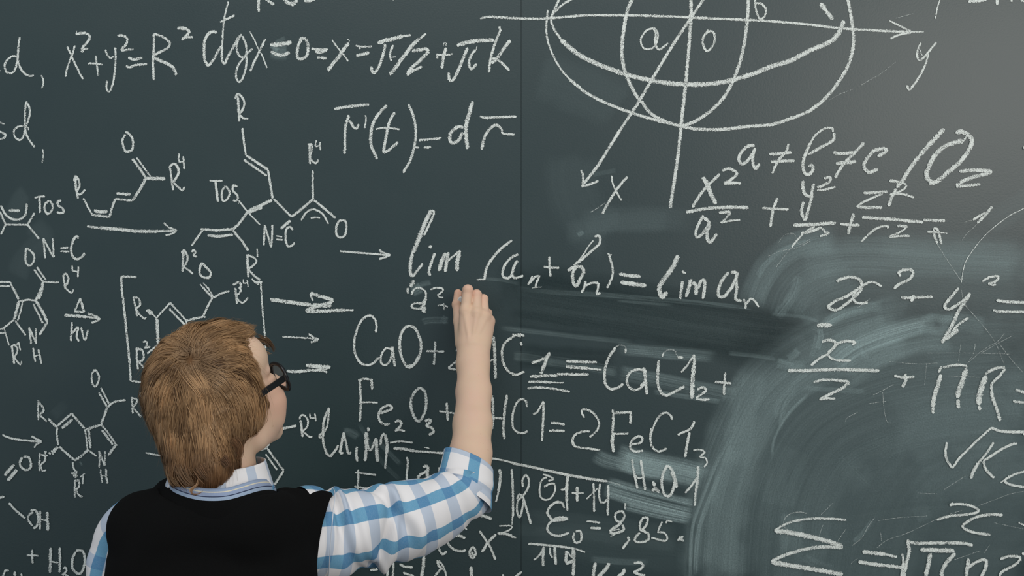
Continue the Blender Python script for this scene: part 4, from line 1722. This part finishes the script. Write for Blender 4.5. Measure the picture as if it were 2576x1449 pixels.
def tube(path, radii, sides=24, closed=False, prof=None):
    """loft rings; radii (n,) or (n,2); returns verts, faces, uv in metres"""
    path = np.asarray(path, float); n = len(path)
    t = np.gradient(path, axis=0); t /= np.linalg.norm(t, axis=1)[:, None]
    ref = np.array([0, -1, 0.0]); nrm = []
    a = ref - (ref @ t[0]) * t[0]; a /= np.linalg.norm(a)
    for i in range(n):
        a = a - (a @ t[i]) * t[i]; a /= np.linalg.norm(a); nrm.append(a)
    nrm = np.array(nrm); bn = np.cross(t, nrm)
    radii = np.asarray(radii, float)
    if radii.ndim == 1: radii = np.stack([radii, radii], 1)
    ang = np.linspace(-np.pi, np.pi, sides + 1)
    V = path[:, None, :] + nrm[:, None, :] * (np.cos(ang)[None, :, None] * radii[:, None, 0:1]) + bn[:, None, :] * (np.sin(ang)[None, :, None] * radii[:, None, 1:2])
    L = np.concatenate([[0], np.cumsum(np.linalg.norm(np.diff(path, axis=0), axis=1))])
    uv = np.stack(np.broadcast_arrays(L[:, None], (ang * radii.mean())[None, :]), -1)
    i = np.arange(n - 1)[:, None] * (sides + 1) + np.arange(sides)[None, :]
    f = np.stack([i, i + 1, i + sides + 2, i + sides + 1], -1).reshape(-1, 4)
    return V, f, uv.reshape(-1, 2), ang, L, nrm, bn


def folds(V, path, ang, L, nrm, bn, spec, seed=0, amp=.0012):
    """press soft folds into a lofted sleeve; spec rows: (L0, slope, depth, width, angle0, spread)"""
    d = np.zeros((len(L), len(ang)))
    for L0, sl, dep, wd, a0, spr in spec:
        x = L[:, None] - L0 - sl * np.sin(ang[None, :] - a0)
        wgt = np.exp(-(1 - np.cos(ang[None, :] - a0)) / spr)
        d += wgt * dep * (np.exp(-(x / wd) ** 2) - .75 * np.exp(-((x - 1.9 * wd) / (1.1 * wd)) ** 2))
    r = np.random.default_rng(seed)
    for _ in range(7):
        a, b_, p = r.uniform(20, 70), r.integers(1, 4), r.uniform(0, 6.28)
        d += amp * np.sin(a * L[:, None] + b_ * ang[None, :] + p)
    dirs = nrm[:, None, :] * np.cos(ang)[None, :, None] + bn[:, None, :] * np.sin(ang)[None, :, None]
    return V - dirs * d[..., None]


def path_of(rows, step=.004):
    rows = np.array(rows, float)
    return resample(catmull(rows, 12), step)


def pr(px, py, d, *r): return [*P(px, py, d), *r]


# right sleeve: from the armhole to the elbow and up to the rolled cuff
rows = path_of([pr(745, 1352, .43, .070, .070), pr(800, 1347, .405, .072, .0715), pr(860, 1343, .385, .070, .068), pr(930, 1328, .365, .067, .063),
                pr(1000, 1312, .345, .064, .0585), pr(1070, 1290, .325, .059, .053), pr(1125, 1268, .308, .056, .049), pr(1158, 1248, .295, .054, .048),
                pr(1172, 1228, .287, .050, .046), pr(1176, 1205, .279, .046, .0435)])
V, f, uv, ang, L, nrm, bn = tube(rows[:, :3], rows[:, 3:][:, ::-1] * (.93, 1), 96)
V = folds(V, rows, ang, L, nrm, bn, [
    (.075, .030, .0095, .010, .3, .9), (.108, .030, .0090, .0085, .8, .9), (.134, -.018, .0115, .0075, .10, .7), (.145, .030, .0085, .010, -.9, .6),
    (.155, -.02, .0080, .011, 1.1, .7), (.185, -.03, .0055, .012, .9, .6), (.285, .02, .0042, .007, 1.3, .7), (.300, .015, .0050, .007, -1.0, .8), (.315, .0, .0040, .005, 0, 2), (.25, .02, .003, .010, -1.2, .6), (.05, .0, .006, .008, -1.2, .5)], 3, .0024)
uv[:, 1] += .0
shirt = mesh_from('shirt', V.reshape(-1, 3), f, M_plaid, person, uv=uv)
shirt['label'] = 'white shirt with blue and lilac check'

# rolled cuff
crow = path_of([pr(1164, 1252, .295, .050, .046), pr(1169, 1228, .286, .0475, .0455), pr(1174, 1200, .277, .0455, .0440), pr(1180, 1160, .262, .0430, .042)], .003)
V, f, uv, ang, L, nrm, bn = tube(crow[:, :3], crow[:, 3:][:, ::-1], 72)
# the opening is cut on a slant: left side high, right side low
side = np.sin(ang)
ax_r = np.array([1.0, 0, 0])
for j in range(len(ang)):
    rgt = float((nrm[-1] * np.cos(ang[j]) + bn[-1] * np.sin(ang[j])) @ ax_r)
    tt = np.linspace(0, 1, len(L))[:, None] ** 1.5
    V[:, j, 2] += (-rgt * .0135 * tt[:, 0]) + (-rgt * .012 * (1 - tt[:, 0]))
V = folds(V, crow, ang, L, nrm, bn, [(.02, .01, .002, .006, .6, .8)], 9, .0005)
nC = len(L)
inner = V[-1:] + (crow[-1:, None, :3] - V[-1:]) * .07 + (0, 0, .0015)
inner2 = V[-8:-7] + (crow[-8:-7, None, :3] - V[-8:-7]) * .12
Vx = np.concatenate([V, inner, inner2], 0)
n1 = len(ang)
i = np.arange(len(Vx) - 1)[:, None] * n1 + np.arange(n1 - 1)[None, :]
fx = np.stack([i, i + 1, i + n1 + 1, i + n1], -1).reshape(-1, 4)
uvx = np.concatenate([uv.reshape(nC, n1, 2), uv.reshape(nC, n1, 2)[-1:] + (.002, 0), uv.reshape(nC, n1, 2)[-8:-7]], 0).reshape(-1, 2)
# on the cuff the checks run lengthwise: swap the directions
mesh_from('cuff', Vx.reshape(-1, 3), fx, M_plaid, shirt, uv=uvx + (.003, .010))

# armhole seam band on the shoulder of the shirt
seam = path_of([pr(838, 1226, .375), pr(843, 1245, .43), pr(838, 1290, .468), pr(833, 1350, .476), pr(829, 1410, .468), pr(826, 1460, .44)], .004)
V, f, uv, *_ = tube(seam, np.full(len(seam), .0007), 6)
mesh_from('armhole_seam', V.reshape(-1, 3), f, M_thread, shirt)

# left sleeve, hanging
rows = path_of([pr(420, 1345, .48, .040, .036), pr(374, 1322, .465, .052, .048), pr(338, 1346, .455, .056, .051), pr(322, 1420, .455, .056, .050), pr(312, 1530, .46, .054, .050),
                pr(300, 1660, .465, .050, .046), pr(310, 1860, .44, .044, .042), pr(325, 2010, .425, .038, .036)])
V, f, uv, ang, L, nrm, bn = tube(rows[:, :3], rows[:, 3:], 72)
V = folds(V, rows, ang, L, nrm, bn, [(.12, .03, .004, .010, 2, .8), (.17, -.02, .003, .010, 2.6, .8), (.26, .02, .006, .010, 2, 2)], 5)
mesh_from('shirt_sleeve', V.reshape(-1, 3), f, M_plaid, shirt, uv=uv + (.01, .02))

# collar stand: cone round the neck, open at the throat
nb, nt_ = P(552, 1232, .478), P(550, 1168, .470)
ang = np.linspace(-2.45, 2.45, 90)
lv = np.linspace(0, 1, 14)
V, UV = [], []
for off in (0, 1):
    for t in (lv if off == 0 else lv[::-1]):
        c = nb * (1 - t) + nt_ * t
        rx = (.080 * (1 - t) + .0685 * t) - off * .002
        ry = (.070 * (1 - t) + .0640 * t) - off * .002
        V.append(np.stack([c[0] + rx * np.sin(ang), c[1] - ry * np.cos(ang), c[2] + 0 * ang + .004 * np.sin(ang) * t], 1))
        UV.append(np.stack([ang * .075 + .004, np.full(len(ang), t * .044 - off * .001)], 1))
V = np.array(V); n0, n1 = V.shape[:2]
i = np.arange(n0 - 1)[:, None] * n1 + np.arange(n1 - 1)[None, :]
f = np.stack([i, i + 1, i + n1 + 1, i + n1], -1).reshape(-1, 4)
mesh_from('collar', V.reshape(-1, 3), f, M_plaid_collar, shirt, uv=np.array(UV).reshape(-1, 2))

# vest
vv = Vol((-.80, -.68, .93), (-.17, -.30, 1.48), .004)
I3 = np.eye(3)
vv.ell(P(530, 1560, .495), I3, (.152, .105, .20), 0)
vv.cone(P(386, 1405, .50), P(392, 1580, .495), .060, .065, .02)
vv.cone(P(690, 1425, .47), P(680, 1600, .48), .060, .065, .02)
vv.cone(P(452, 1332, .530), P(625, 1330, .522), .055, .055, .010)
vv.cone(P(625, 1330, .522), P(680, 1326, .49), .055, .053, .010)
vv.cone(P(532, 1620, .49), P(540, 2050, .47), .135, .130, .06)
vv.cone(P(480, 1306, .505), P(362, 1322, .515), .055, .050, .008)
vv.cone(P(600, 1330, .48), P(800, 1325, .425), .056, .055, .015)
vv.cone(P(395, 1420, .54), P(405, 1540, .545), .045, .05, .05)      # shoulder blades
vv.cone(P(680, 1420, .50), P(660, 1540, .52), .045, .05, .05)
vv.cone(P(720, 1252, .445), P(745, 1258, .44), .010, .010, .02)      # gathered cloth by the neck
vv.ell((P(540, 2050, .47)[0], -.48, 1.04), I3, (.158, .120, .115), .04)
# neck opening
vv.cone(P(556, 1262, .485), P(556, 1100, .485), .0765, .115, .004, 'sub')
# armhole on the writing side
vv.cone(P(925, 1352, .42), P(912, 1640, .42), .084, .084, .008, 'sub')
v_, q_ = vv.mesh()
keep = v_[:, 0] < 1e9
vest = mesh_from('vest', v_, q_, M_vest, person)
vest['label'] = 'black knitted sleeveless vest'

# striped knit neckline, following the back of the neck
rim = [pr(424, 1198, .465, 0), pr(421, 1212, .49, 0), pr(430, 1232, .53, 0), pr(455, 1246, .553, 0), pr(495, 1257, .562, 0), pr(535, 1260, .563, 0), pr(575, 1257, .560, 0), pr(615, 1246, .548, 0),
       pr(648, 1236, .528, 0), pr(675, 1232, .500, 0), pr(690, 1234, .47, 0), pr(697, 1240, .44, 0), pr(690, 1262, .40, 0), pr(640, 1310, .37, 0), pr(570, 1345, .36, 0), pr(500, 1310, .39, 0), pr(440, 1240, .425, 0), pr(424, 1204, .455, 0)]
lo_ = path_of([r[:3] for r in rim], .004)
c0 = P(556, 1245, .475)
n = len(lo_)
V, UV = [], []
Ls = np.concatenate([[0], np.cumsum(np.linalg.norm(np.diff(lo_, axis=0), axis=1))])
for t in np.linspace(0, 1, 7):
    inw = (c0 - lo_); inw[:, 2] = 0; inw /= np.linalg.norm(inw, axis=1)[:, None]
    out_b = math.sin(t * math.pi) * .0015
    V.append(lo_ + inw * (.0075 * t - out_b) + np.array([0, 0, .0155]) * t)
    UV.append(np.stack([Ls, np.full(n, 1 - t)], 1))
V.append(V[-1] + inw * .003 - np.array([0, 0, .004])); UV.append(UV[-1] + (0, 0))
V.append(V[0] + inw * .006); UV.append(UV[0])
V = np.array(V); n0, n1 = V.shape[:2]
i = np.arange(n0 - 1)[:, None] * n1 + np.arange(n1 - 1)[None, :]
f = np.stack([i, i + n1, i + n1 + 1, i + 1], -1).reshape(-1, 4)
# black knit just below the striped band
inw = (c0 - lo_); inw[:, 2] = 0; inw /= np.linalg.norm(inw, axis=1)[:, None]
Yk = [lo_ + inw * .003 + (0, 0, .003)]
for o_x, o_y, dz in ((.001, .001, -.001), (.014, .005, -.008), (.028, .010, -.022), (.040, .013, -.045), (.046, .012, -.075)):
    Yk.append(lo_ - inw * np.array([o_x, o_y, 0]) + (0, 0, dz))
Yk = np.array(Yk); k0, k1 = Yk.shape[:2]
ii = np.arange(k0 - 1)[:, None] * k1 + np.arange(k1 - 1)[None, :]
mesh_from('yoke', Yk.reshape(-1, 3), np.stack([ii, ii + 1, ii + k1 + 1, ii + k1], -1).reshape(-1, 4), M_vest, vest)
nk = mesh_from('neckline', V.reshape(-1, 3), f, M_trim, vest, uv=np.array(UV).reshape(-1, 2))
nk['label'] = 'striped blue and cream knitted neckline'

# trousers and shoes
tv = Vol((-.72, -.68, .06), (-.22, -.28, 1.06), .006)
hip = np.array([P(540, 2050, .47)[0], -.48, .98])
tv.ell(hip, I3, (.155, .115, .10), 0)
for s_ in (-1, 1):
    a = hip + (s_ * .075, 0, -.04); k_ = np.array([a[0] + s_ * .01, -.465, .50]); e = np.array([a[0] + s_ * .02, -.49, .10])
    tv.cone(a, k_, .088, .066, .03); tv.cone(k_, e, .066, .058, .02)
v_, q_ = tv.mesh(); mesh_from('trousers', v_, q_, M_trousers, person)
for s_ in (-1, 1):
    x = hip[0] + s_ * .096
    fv = Vol((x - .07, -.58, -.004), (x + .07, -.27, .13), .004)
    fv.cone((x, -.50, .040), (x + s_ * .012, -.34, .034), .038, .036); fv.cone((x, -.50, .05), (x, -.49, .11), .04, .045, .02)
    fv.f[:, :, :2] = np.maximum(fv.f[:, :, :2], .002)
    v_, q_ = fv.mesh(); mesh_from('shoe', v_, q_, M_shoe, person)

# ------------------------------------------------------------------ hair
def sm(a, b_, k):
    h = np.clip(.5 + .5 * (a - b_) / k, 0, 1)
    return a * (1 - h) + b_ * h - k * h * (1 - h)


def ell_d(p, c, r, ax=None):
    q = p - c
    if ax is not None: q = q @ np.array(ax).T
    r = np.array(r); k0 = np.linalg.norm(q / r, axis=-1); k1 = np.linalg.norm(q / r ** 2, axis=-1) + 1e-9
    return k0 * (k0 - 1) / k1


def cone_d(p, a, b_, ra, rb):
    ab = b_ - a; t = np.clip((p - a) @ ab / (ab @ ab), 0, 1)
    return np.linalg.norm(p - a - t[..., None] * ab, axis=-1) - (ra + (rb - ra) * t)


NA, NB = P(500, 1010, .475), P(512, 1165, .508)
FR0, FR1 = H(.045, .005, .094), H(.084, .022, .078)


def hair_d(p, grow=0.0):
    d = ell_d(p, H(-.008, 0, .028), (.088, .075, .097), AX)
    d = sm(d, cone_d(p, NA, NB, .072, .048), .018)
    d = sm(d, ell_d(p, H(.002, .062, .010), (.042, .018, .056), AX), .015)       # hair over the ear
    d = sm(d, ell_d(p, H(.002, -.062, .010), (.042, .018, .056), AX), .015)
    d = sm(d, cone_d(p, FR0, FR1, .019, .009), .02)       # front lock above the brow
    return d - grow


def hairline(p):
    """positive in front of the hairline"""
    q = p - HC; fq, uq, rq = q @ hf, q @ hu, q @ hr
    fb = np.interp(uq, [-.17, -.12, -.080, -.045, -.01, .03, .06, .085, .11], [-.055, -.042, -.012, .014, .026, .031, .046, .076, .12])
    return fq - fb


hb = Vol(HC - (.15, .16, .19), HC + (.14, .16, .16), .003)
X = np.stack(np.meshgrid(*[hb.lo[i] + np.arange(hb.n[i]) * hb.h for i in range(3)], indexing='ij'), -1)
hb.f = np.maximum(hair_d(X) + .0035, hairline(X) + .006).astype(np.float32)
del X
v_, q_ = hb.mesh()
hair = mesh_from('hair', v_, q_, M_hairbase, person)
hair['label'] = 'straight fair hair with a whorl at the crown'


def grad(p):
    e = .0015; g = np.zeros_like(p)
    for i in range(3):
        o = np.zeros(3); o[i] = e
        g[:, i] = hair_d(p + o) - hair_d(p - o)
    return g / (np.linalg.norm(g, axis=1)[:, None] + 1e-9)


def settle(p, off=0.):
    for _ in range(4):
        p = p - grad(p) * (hair_d(p) - off)[:, None]
    return p


# whorl: the point of the hair surface seen at (482, 905)
ray = P(482, 905, .0) - P(482, 905, 1.5); o_ = P(482, 905, .75)
ts = np.linspace(0, .4, 800)[:, None]; pts_ = o_ + ts * ray / np.linalg.norm(ray)
WH = pts_[np.argmax(hair_d(pts_) < 0)]

NG, NCH, NP = 1000, 40, 20
g = rng.standard_normal((NG * 3, 3)); g /= np.linalg.norm(g, axis=1)[:, None]
cen = np.where(rng.random((NG * 3, 1)) < .62, HC + hu * .02, (NA + NB) / 2)
gp = settle(cen + g * .09)
# more roots near the whorl
near = settle(WH + rng.standard_normal((500, 3)) * .022)
gp = np.vstack([gp, near])
ok = (hairline(gp) < -.004) & (gp[:, 2] > ZC - .345)
gp = gp[ok]; rng.shuffle(gp); gp = gp[:NG]
n = len(gp)
steps = rng.uniform(.0036, .0068, n)
dist0 = np.linalg.norm(gp - WH, axis=1)
path = [gp.copy()]; p = gp.copy()
prev = None
loff = rng.uniform(-.0035, .0035, n)
for s in range(NP - 1):
    nn = grad(p)
    rad = p - WH; dw = np.linalg.norm(rad, axis=1)[:, None]
    rad = rad / (dw + 1e-6)
    sw = np.cross(nn, rad) * np.exp(-dw / .03) * .9
    # the top is combed forward over the brow, the rest falls
    q = p - HC
    top = np.clip((q @ hu - .045) / .05, 0, 1)[:, None] * np.clip((q @ hf + .05) / .05, 0, 1)[:, None]
    side = np.clip((q @ hr) / .03, 0, 1)[:, None]
    g_w = np.clip((dw - .03) / .09, 0, 1) * 1.5 * (1 - .95 * top) + .12
    d = rad * .9 + sw + np.array([0, 0, -1.0]) * g_w + hf * (.9 * top) + hr * (.25 * top)
    low = np.clip((ZC - .30 - p[:, 2]) / .05, 0, 1)[:, None]
    d = d + (np.array([P(520, 1230, .5)[0], -.49, 0]) - p) * np.array([1, .3, 0]) * low * 10
    d = d - (d * nn).sum(1)[:, None] * nn
    d /= np.linalg.norm(d, axis=1)[:, None] + 1e-9
    if prev is not None: d = .5 * prev + .5 * d; d /= np.linalg.norm(d, axis=1)[:, None]
    prev = d
    pn = p + d * steps[:, None]
    st = settle(pn.copy(), loff + .0015 * np.sin(s * .5 + loff * 4000))
    free = np.clip((hairline(pn) + .002) / .01, 0, 1)[:, None]
    p = st * (1 - free) + (pn + np.array([0, 0, -.0006])) * free
    path.append(p.copy())
G = np.stack(path, 1)          # n, NP, 3
# shorten strands that would run far over the face
hl = hairline(G.reshape(-1, 3)).reshape(n, NP)
over = hl > .010
endi = np.where(over.any(1), np.argmax(over, 1), NP - 1)
endi = np.maximum(endi, 3)
tt = np.linspace(0, 1, NP)[None, :] * endi[:, None]
i0 = np.floor(tt).astype(int); i1 = np.minimum(i0 + 1, NP - 1); fr = (tt - i0)[..., None]
G = G[np.arange(n)[:, None], i0] * (1 - fr) + G[np.arange(n)[:, None], i1] * fr
low_end = G[:, 0, 2] < ZC - .31
tan = np.gradient(G, axis=1); tan /= np.linalg.norm(tan, axis=2)[..., None] + 1e-9
nr = grad(G.reshape(-1, 3)).reshape(n, NP, 3)
sd = np.cross(tan, nr); sd /= np.linalg.norm(sd, axis=2)[..., None] + 1e-9
s01 = np.linspace(0, 1, NP)
spread = (.0095 * (1 - s01) + .0022 * s01)[None, None, :, None]
a_ = rng.standard_normal((n, NCH))[..., None, None] * spread * .75
b_ = rng.uniform(-1, 1, (n, NCH))[..., None, None] * spread * .22
curl = np.sin(s01 * rng.uniform(2, 6, (n, NCH, 1)) + rng.uniform(0, 6, (n, NCH, 1)))[..., None] * .0007
st0 = rng.uniform(0, .38, (n, NCH, 1)) * (rng.random((n, NCH, 1)) < .8) * np.clip(dist0 / .035, 0, 1)[:, None, None]; en0 = rng.uniform(.72, 1.0, (n, NCH, 1))
par = (st0 + (en0 - st0) * s01) * (NP - 1)
j0 = np.minimum(np.floor(par).astype(int), NP - 2); jf = (par - j0)[..., None]
nI = np.arange(n)[:, None, None]


def along_guide(q): return q[nI, j0] * (1 - jf) + q[nI, j0 + 1] * jf


Gs, sds, nrs = along_guide(G), along_guide(sd), along_guide(nr)
spread = (.0095 * (1 - par / (NP - 1)) + .0022 * par / (NP - 1))[..., None]
a_ = rng.standard_normal((n, NCH))[..., None, None] * spread * .75
b_ = rng.uniform(-1, 1, (n, NCH))[..., None, None] * spread * .22
curl = np.sin(s01 * rng.uniform(2, 6, (n, NCH, 1)) + rng.uniform(0, 6, (n, NCH, 1)))[..., None] * .0007
S = Gs + sds * (a_ + curl) + nrs * (b_ + .0008 * np.sin(np.pi * s01)[None, None, :, None])
# loose hairs standing off the head
fly = (rng.random((n, NCH)) < .035)[..., None, None]
S = S + fly * (nrs * (s01 ** 1.5 * .007)[None, None, :, None] + rng.standard_normal((n, NCH, 1, 3)) * (s01 ** 2 * .004)[None, None, :, None])
sdc = sds
wdt = (.00042 * (1 - s01 ** 3 * .85) * np.minimum(1, .25 + s01 * 6))[None, None, :, None] * np.where(fly, .5, 1)
A, B = S - sdc * wdt, S + sdc * wdt
ns = n * NCH
Vh = np.stack([A, B], 3).reshape(ns, NP * 2, 3)
idx = np.arange(NP - 1)
fq = np.stack([idx * 2, idx * 2 + 1, idx * 2 + 3, idx * 2 + 2], 1)
Fh = (np.arange(ns)[:, None, None] * NP * 2 + fq[None]).reshape(-1, 4)
# colour: darker at the root, fair along the length, strand by strand, plus painted shade
clump = rng.normal(0, 1, (n, 1)); each = rng.normal(0, 1, (n, NCH))
fld = np.sin(gp @ np.array([151., 63., 45.])) * .5 + np.sin(gp @ np.array([-98., 122., 67.]) + 1) * .5 + np.sin(gp @ np.array([240., -60., 20.]) + 2) * .4
g0 = gp - HC; front = np.clip((g0 @ hu - .05) / .04, 0, 1) * np.clip((g0 @ hf + .01) / .04, 0, 1)  # shade on the top front, put into the strand colour
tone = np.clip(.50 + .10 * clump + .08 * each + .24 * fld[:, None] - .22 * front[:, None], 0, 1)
dwp = np.linalg.norm(S - WH, axis=3)
along = np.clip((dwp - .012) / .045, 0, 1)
low_shade = np.clip((ZC - .205 - S[..., 2]) / .09, 0, 1)  # shade towards the nape, painted as darker, redder strands
dark = np.array([.055, .022, .009]); fair = np.array([.77, .475, .24]); shade_red = np.array([.17, .070, .027])
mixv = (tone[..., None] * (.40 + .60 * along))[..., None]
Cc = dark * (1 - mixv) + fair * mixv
Cc = Cc * (1 - low_shade[..., None] * .88) + shade_red * low_shade[..., None] * .88 * (.5 + tone[..., None, None])
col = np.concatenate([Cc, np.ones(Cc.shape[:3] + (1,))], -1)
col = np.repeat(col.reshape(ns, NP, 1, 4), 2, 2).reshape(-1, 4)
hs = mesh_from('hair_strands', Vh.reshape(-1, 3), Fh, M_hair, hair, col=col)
hs['kind'] = 'stuff'


def lock(pxs, w0, n_, colr, name='hair_lock'):
    """a loose lock: a bundle of strands along a 3D path"""
    c = path_of([P(*q) for q in pxs], .003)
    t = np.gradient(c, axis=0); t /= np.linalg.norm(t, axis=1)[:, None]
    s = np.cross(t, [0, -1.0, .2]); s /= np.linalg.norm(s, axis=1)[:, None]
    m_ = np.cross(s, t); k = len(c); e = np.linspace(0, 1, k)
    Vs, Fs, Cs = [], [], []; b0 = 0
    for _ in range(n_):
        o1, o2 = rng.normal(0, w0 * .5), rng.normal(0, w0 * .35)
        fan = 1 - .55 * e + rng.normal(0, .25) * e
        q = c + s * (o1 * fan)[:, None] + m_ * (o2 * fan)[:, None]
        s_0 = int(k * rng.uniform(0, .35)); last = max(int(k * rng.uniform(.7, 1)), s_0 + 4) - s_0
        q = q[s_0:s_0 + last]; last = len(q); ww = .00045 * ((1 - np.linspace(0, 1, last) ** 3 * .85) * np.minimum(1, .2 + np.linspace(0, 5, last)))[:, None]
        Vs.append(np.stack([q - s[:last] * ww, q + s[:last] * ww], 1).reshape(-1, 3))
        i = np.arange(last - 1)
        Fs.append(np.stack([i * 2, i * 2 + 1, i * 2 + 3, i * 2 + 2], 1) + b0); b0 += last * 2
        cc = np.array(colr) * (.8, .85, 1.0) * rng.uniform(.55, 1.25)
        Cs.append(np.tile([*cc, 1], (last * 2, 1)))
    o = mesh_from(name, np.vstack(Vs), np.vstack(Fs), M_hair, hair, col=np.vstack(Cs))
    return o


lock([(500, 1205, .572), (494, 1222, .578), (482, 1232, .582), (483, 1241, .585), (496, 1243, .585), (508, 1236, .582), (512, 1229, .58)], .0022, 26, (.40, .21, .09))
lock([(640, 850, .42), (668, 858, .40), (684, 872, .385), (690, 890, .38)], .0075, 60, (.22, .12, .055))
lock([(610, 862, .44), (645, 878, .41), (672, 886, .385), (686, 893, .37)], .006, 34, (.42, .28, .15))
lock([(655, 985, .47), (668, 1005, .465), (676, 1018, .46), (673, 1034, .455)], .0032, 36, (.34, .18, .08))
lock([(585, 1100, .535), (600, 1120, .532), (603, 1140, .53), (596, 1160, .528)], .006, 70, (.30, .15, .065))
lock([(560, 1150, .545), (572, 1165, .546), (578, 1180, .548)], .008, 70, (.24, .12, .055))
lock([(430, 1150, .53), (432, 1185, .54), (440, 1210, .55), (456, 1226, .555)], .009, 90, (.36, .20, .085))
lock([(450, 1170, .56), (468, 1205, .565), (490, 1225, .568)], .010, 90, (.32, .18, .085))
lock([(500, 1170, .57), (515, 1195, .572), (530, 1210, .57)], .010, 90, (.28, .145, .065))

# ------------------------------------------------------------------ glasses
gl = empty('eyeglasses', H(.10, 0, .01), 'black thick-rimmed eyeglasses worn by the person at the chalkboard', 'glasses')


def rail(name, pts, r1, r2, m, parent, sides=10, closed=False):
    p_ = path_of(pts, .003)
    V, f, uv, *_ = tube(p_, np.tile([r1, r2], (len(p_), 1)), sides)
    return mesh_from(name, V.reshape(-1, 3), f, m, parent, uv=uv)


def loft_bar(name, pts, w, h, wid, upv, m, parent):
    """flat bar: w across wid, h along upv"""
    p_ = path_of(pts, .004); n_ = len(p_)
    V = np.stack([p_ + wid * a * w + upv * b_ * h for a, b_ in ((-1, -1), (1, -1), (1, 1), (-1, 1))], 1)
    f = []
    for k_ in range(n_ - 1):
        for j in range(4):
            f.append((k_ * 4 + j, k_ * 4 + (j + 1) % 4, k_ * 4 + 4 + (j + 1) % 4, k_ * 4 + 4 + j))
    f += [(0, 3, 2, 1), ((n_ - 1) * 4, (n_ - 1) * 4 + 1, (n_ - 1) * 4 + 2, (n_ - 1) * 4 + 3)]
    return mesh_from(name, V.reshape(-1, 3), f, m, parent, smooth=False)


rims = []
for s_ in (-1, 1):
    th = np.linspace(0, 2 * np.pi, 40)
    rr_ = np.abs(np.cos(th)) ** .7 * np.sign(np.cos(th)), np.abs(np.sin(th)) ** .7 * np.sign(np.sin(th))
    c = [H(.101 - 3.2 * (.034 + .025 * a) ** 2, s_ * (.034 + .025 * a), -.002 + .0215 * b_) for a, b_ in zip(*rr_)]
    c = np.array(c)
    outer = c; cc = c.mean(0)
    V, f, uv, *_ = tube(np.vstack([c[:-1], c[:2]]), np.tile([.0034, .0030], (len(c) + 1, 1)), 8)
    o = mesh_from('rim', V.reshape(-1, 3), f, M_frame, gl)
    ring = c[:-1]
    lv_ = np.vstack([cc + hf * .0008, ring]); k = len(ring)
    lf = [(0, i + 1, (i + 1) % k + 1) for i in range(k)]
    mesh_from('lens', lv_, lf, M_lens, gl)
    loft_bar('temple_arm', [H(.088, s_ * .060, .006), H(.078, s_ * .0690, .006), H(.04, s_ * .0765, .007), H(.004, s_ * .081, .005), H(-.020, s_ * .079, -.012)], .0013, .0048, hr, hu, M_frame, gl)
rail('bridge', [H(.100, -.009, .008), H(.104, 0, .010), H(.100, .009, .008)], .0022, .0022, M_frame, gl)

# ------------------------------------------------------------------ chalk stick in the fingers
cs = path_of([P(1158, 738, .003), P(1158, 748, .030), P(1158, 757, .056)], .003)
V, f, uv, *_ = tube(cs, np.full(len(cs), .0055), 16)
Vv = V.reshape(-1, 3); m1 = V.shape[1]; nr_ = V.shape[0]
Vv = np.vstack([Vv, cs[0], cs[-1]]); ff = [tuple(q) for q in f]
ff += [(len(Vv) - 2, j + 1, j, j) for j in range(0)]
st = mesh_from('chalk_stick', Vv, np.array(ff), M_stick)
cap = [(m1 * nr_, j + 1, j) for j in range(m1 - 1)] + [(m1 * nr_ + 1, (nr_ - 1) * m1 + j, (nr_ - 1) * m1 + j + 1) for j in range(m1 - 1)]
import bmesh
bm = bmesh.new(); bm.from_mesh(st.data); bm.verts.ensure_lookup_table()
for q in cap:
    try: bm.faces.new([bm.verts[i] for i in q])
    except ValueError: pass
bm.to_mesh(st.data); bm.free()
st['label'] = 'short stick of white chalk held between thumb and index finger against the board'
st['category'] = 'chalk'
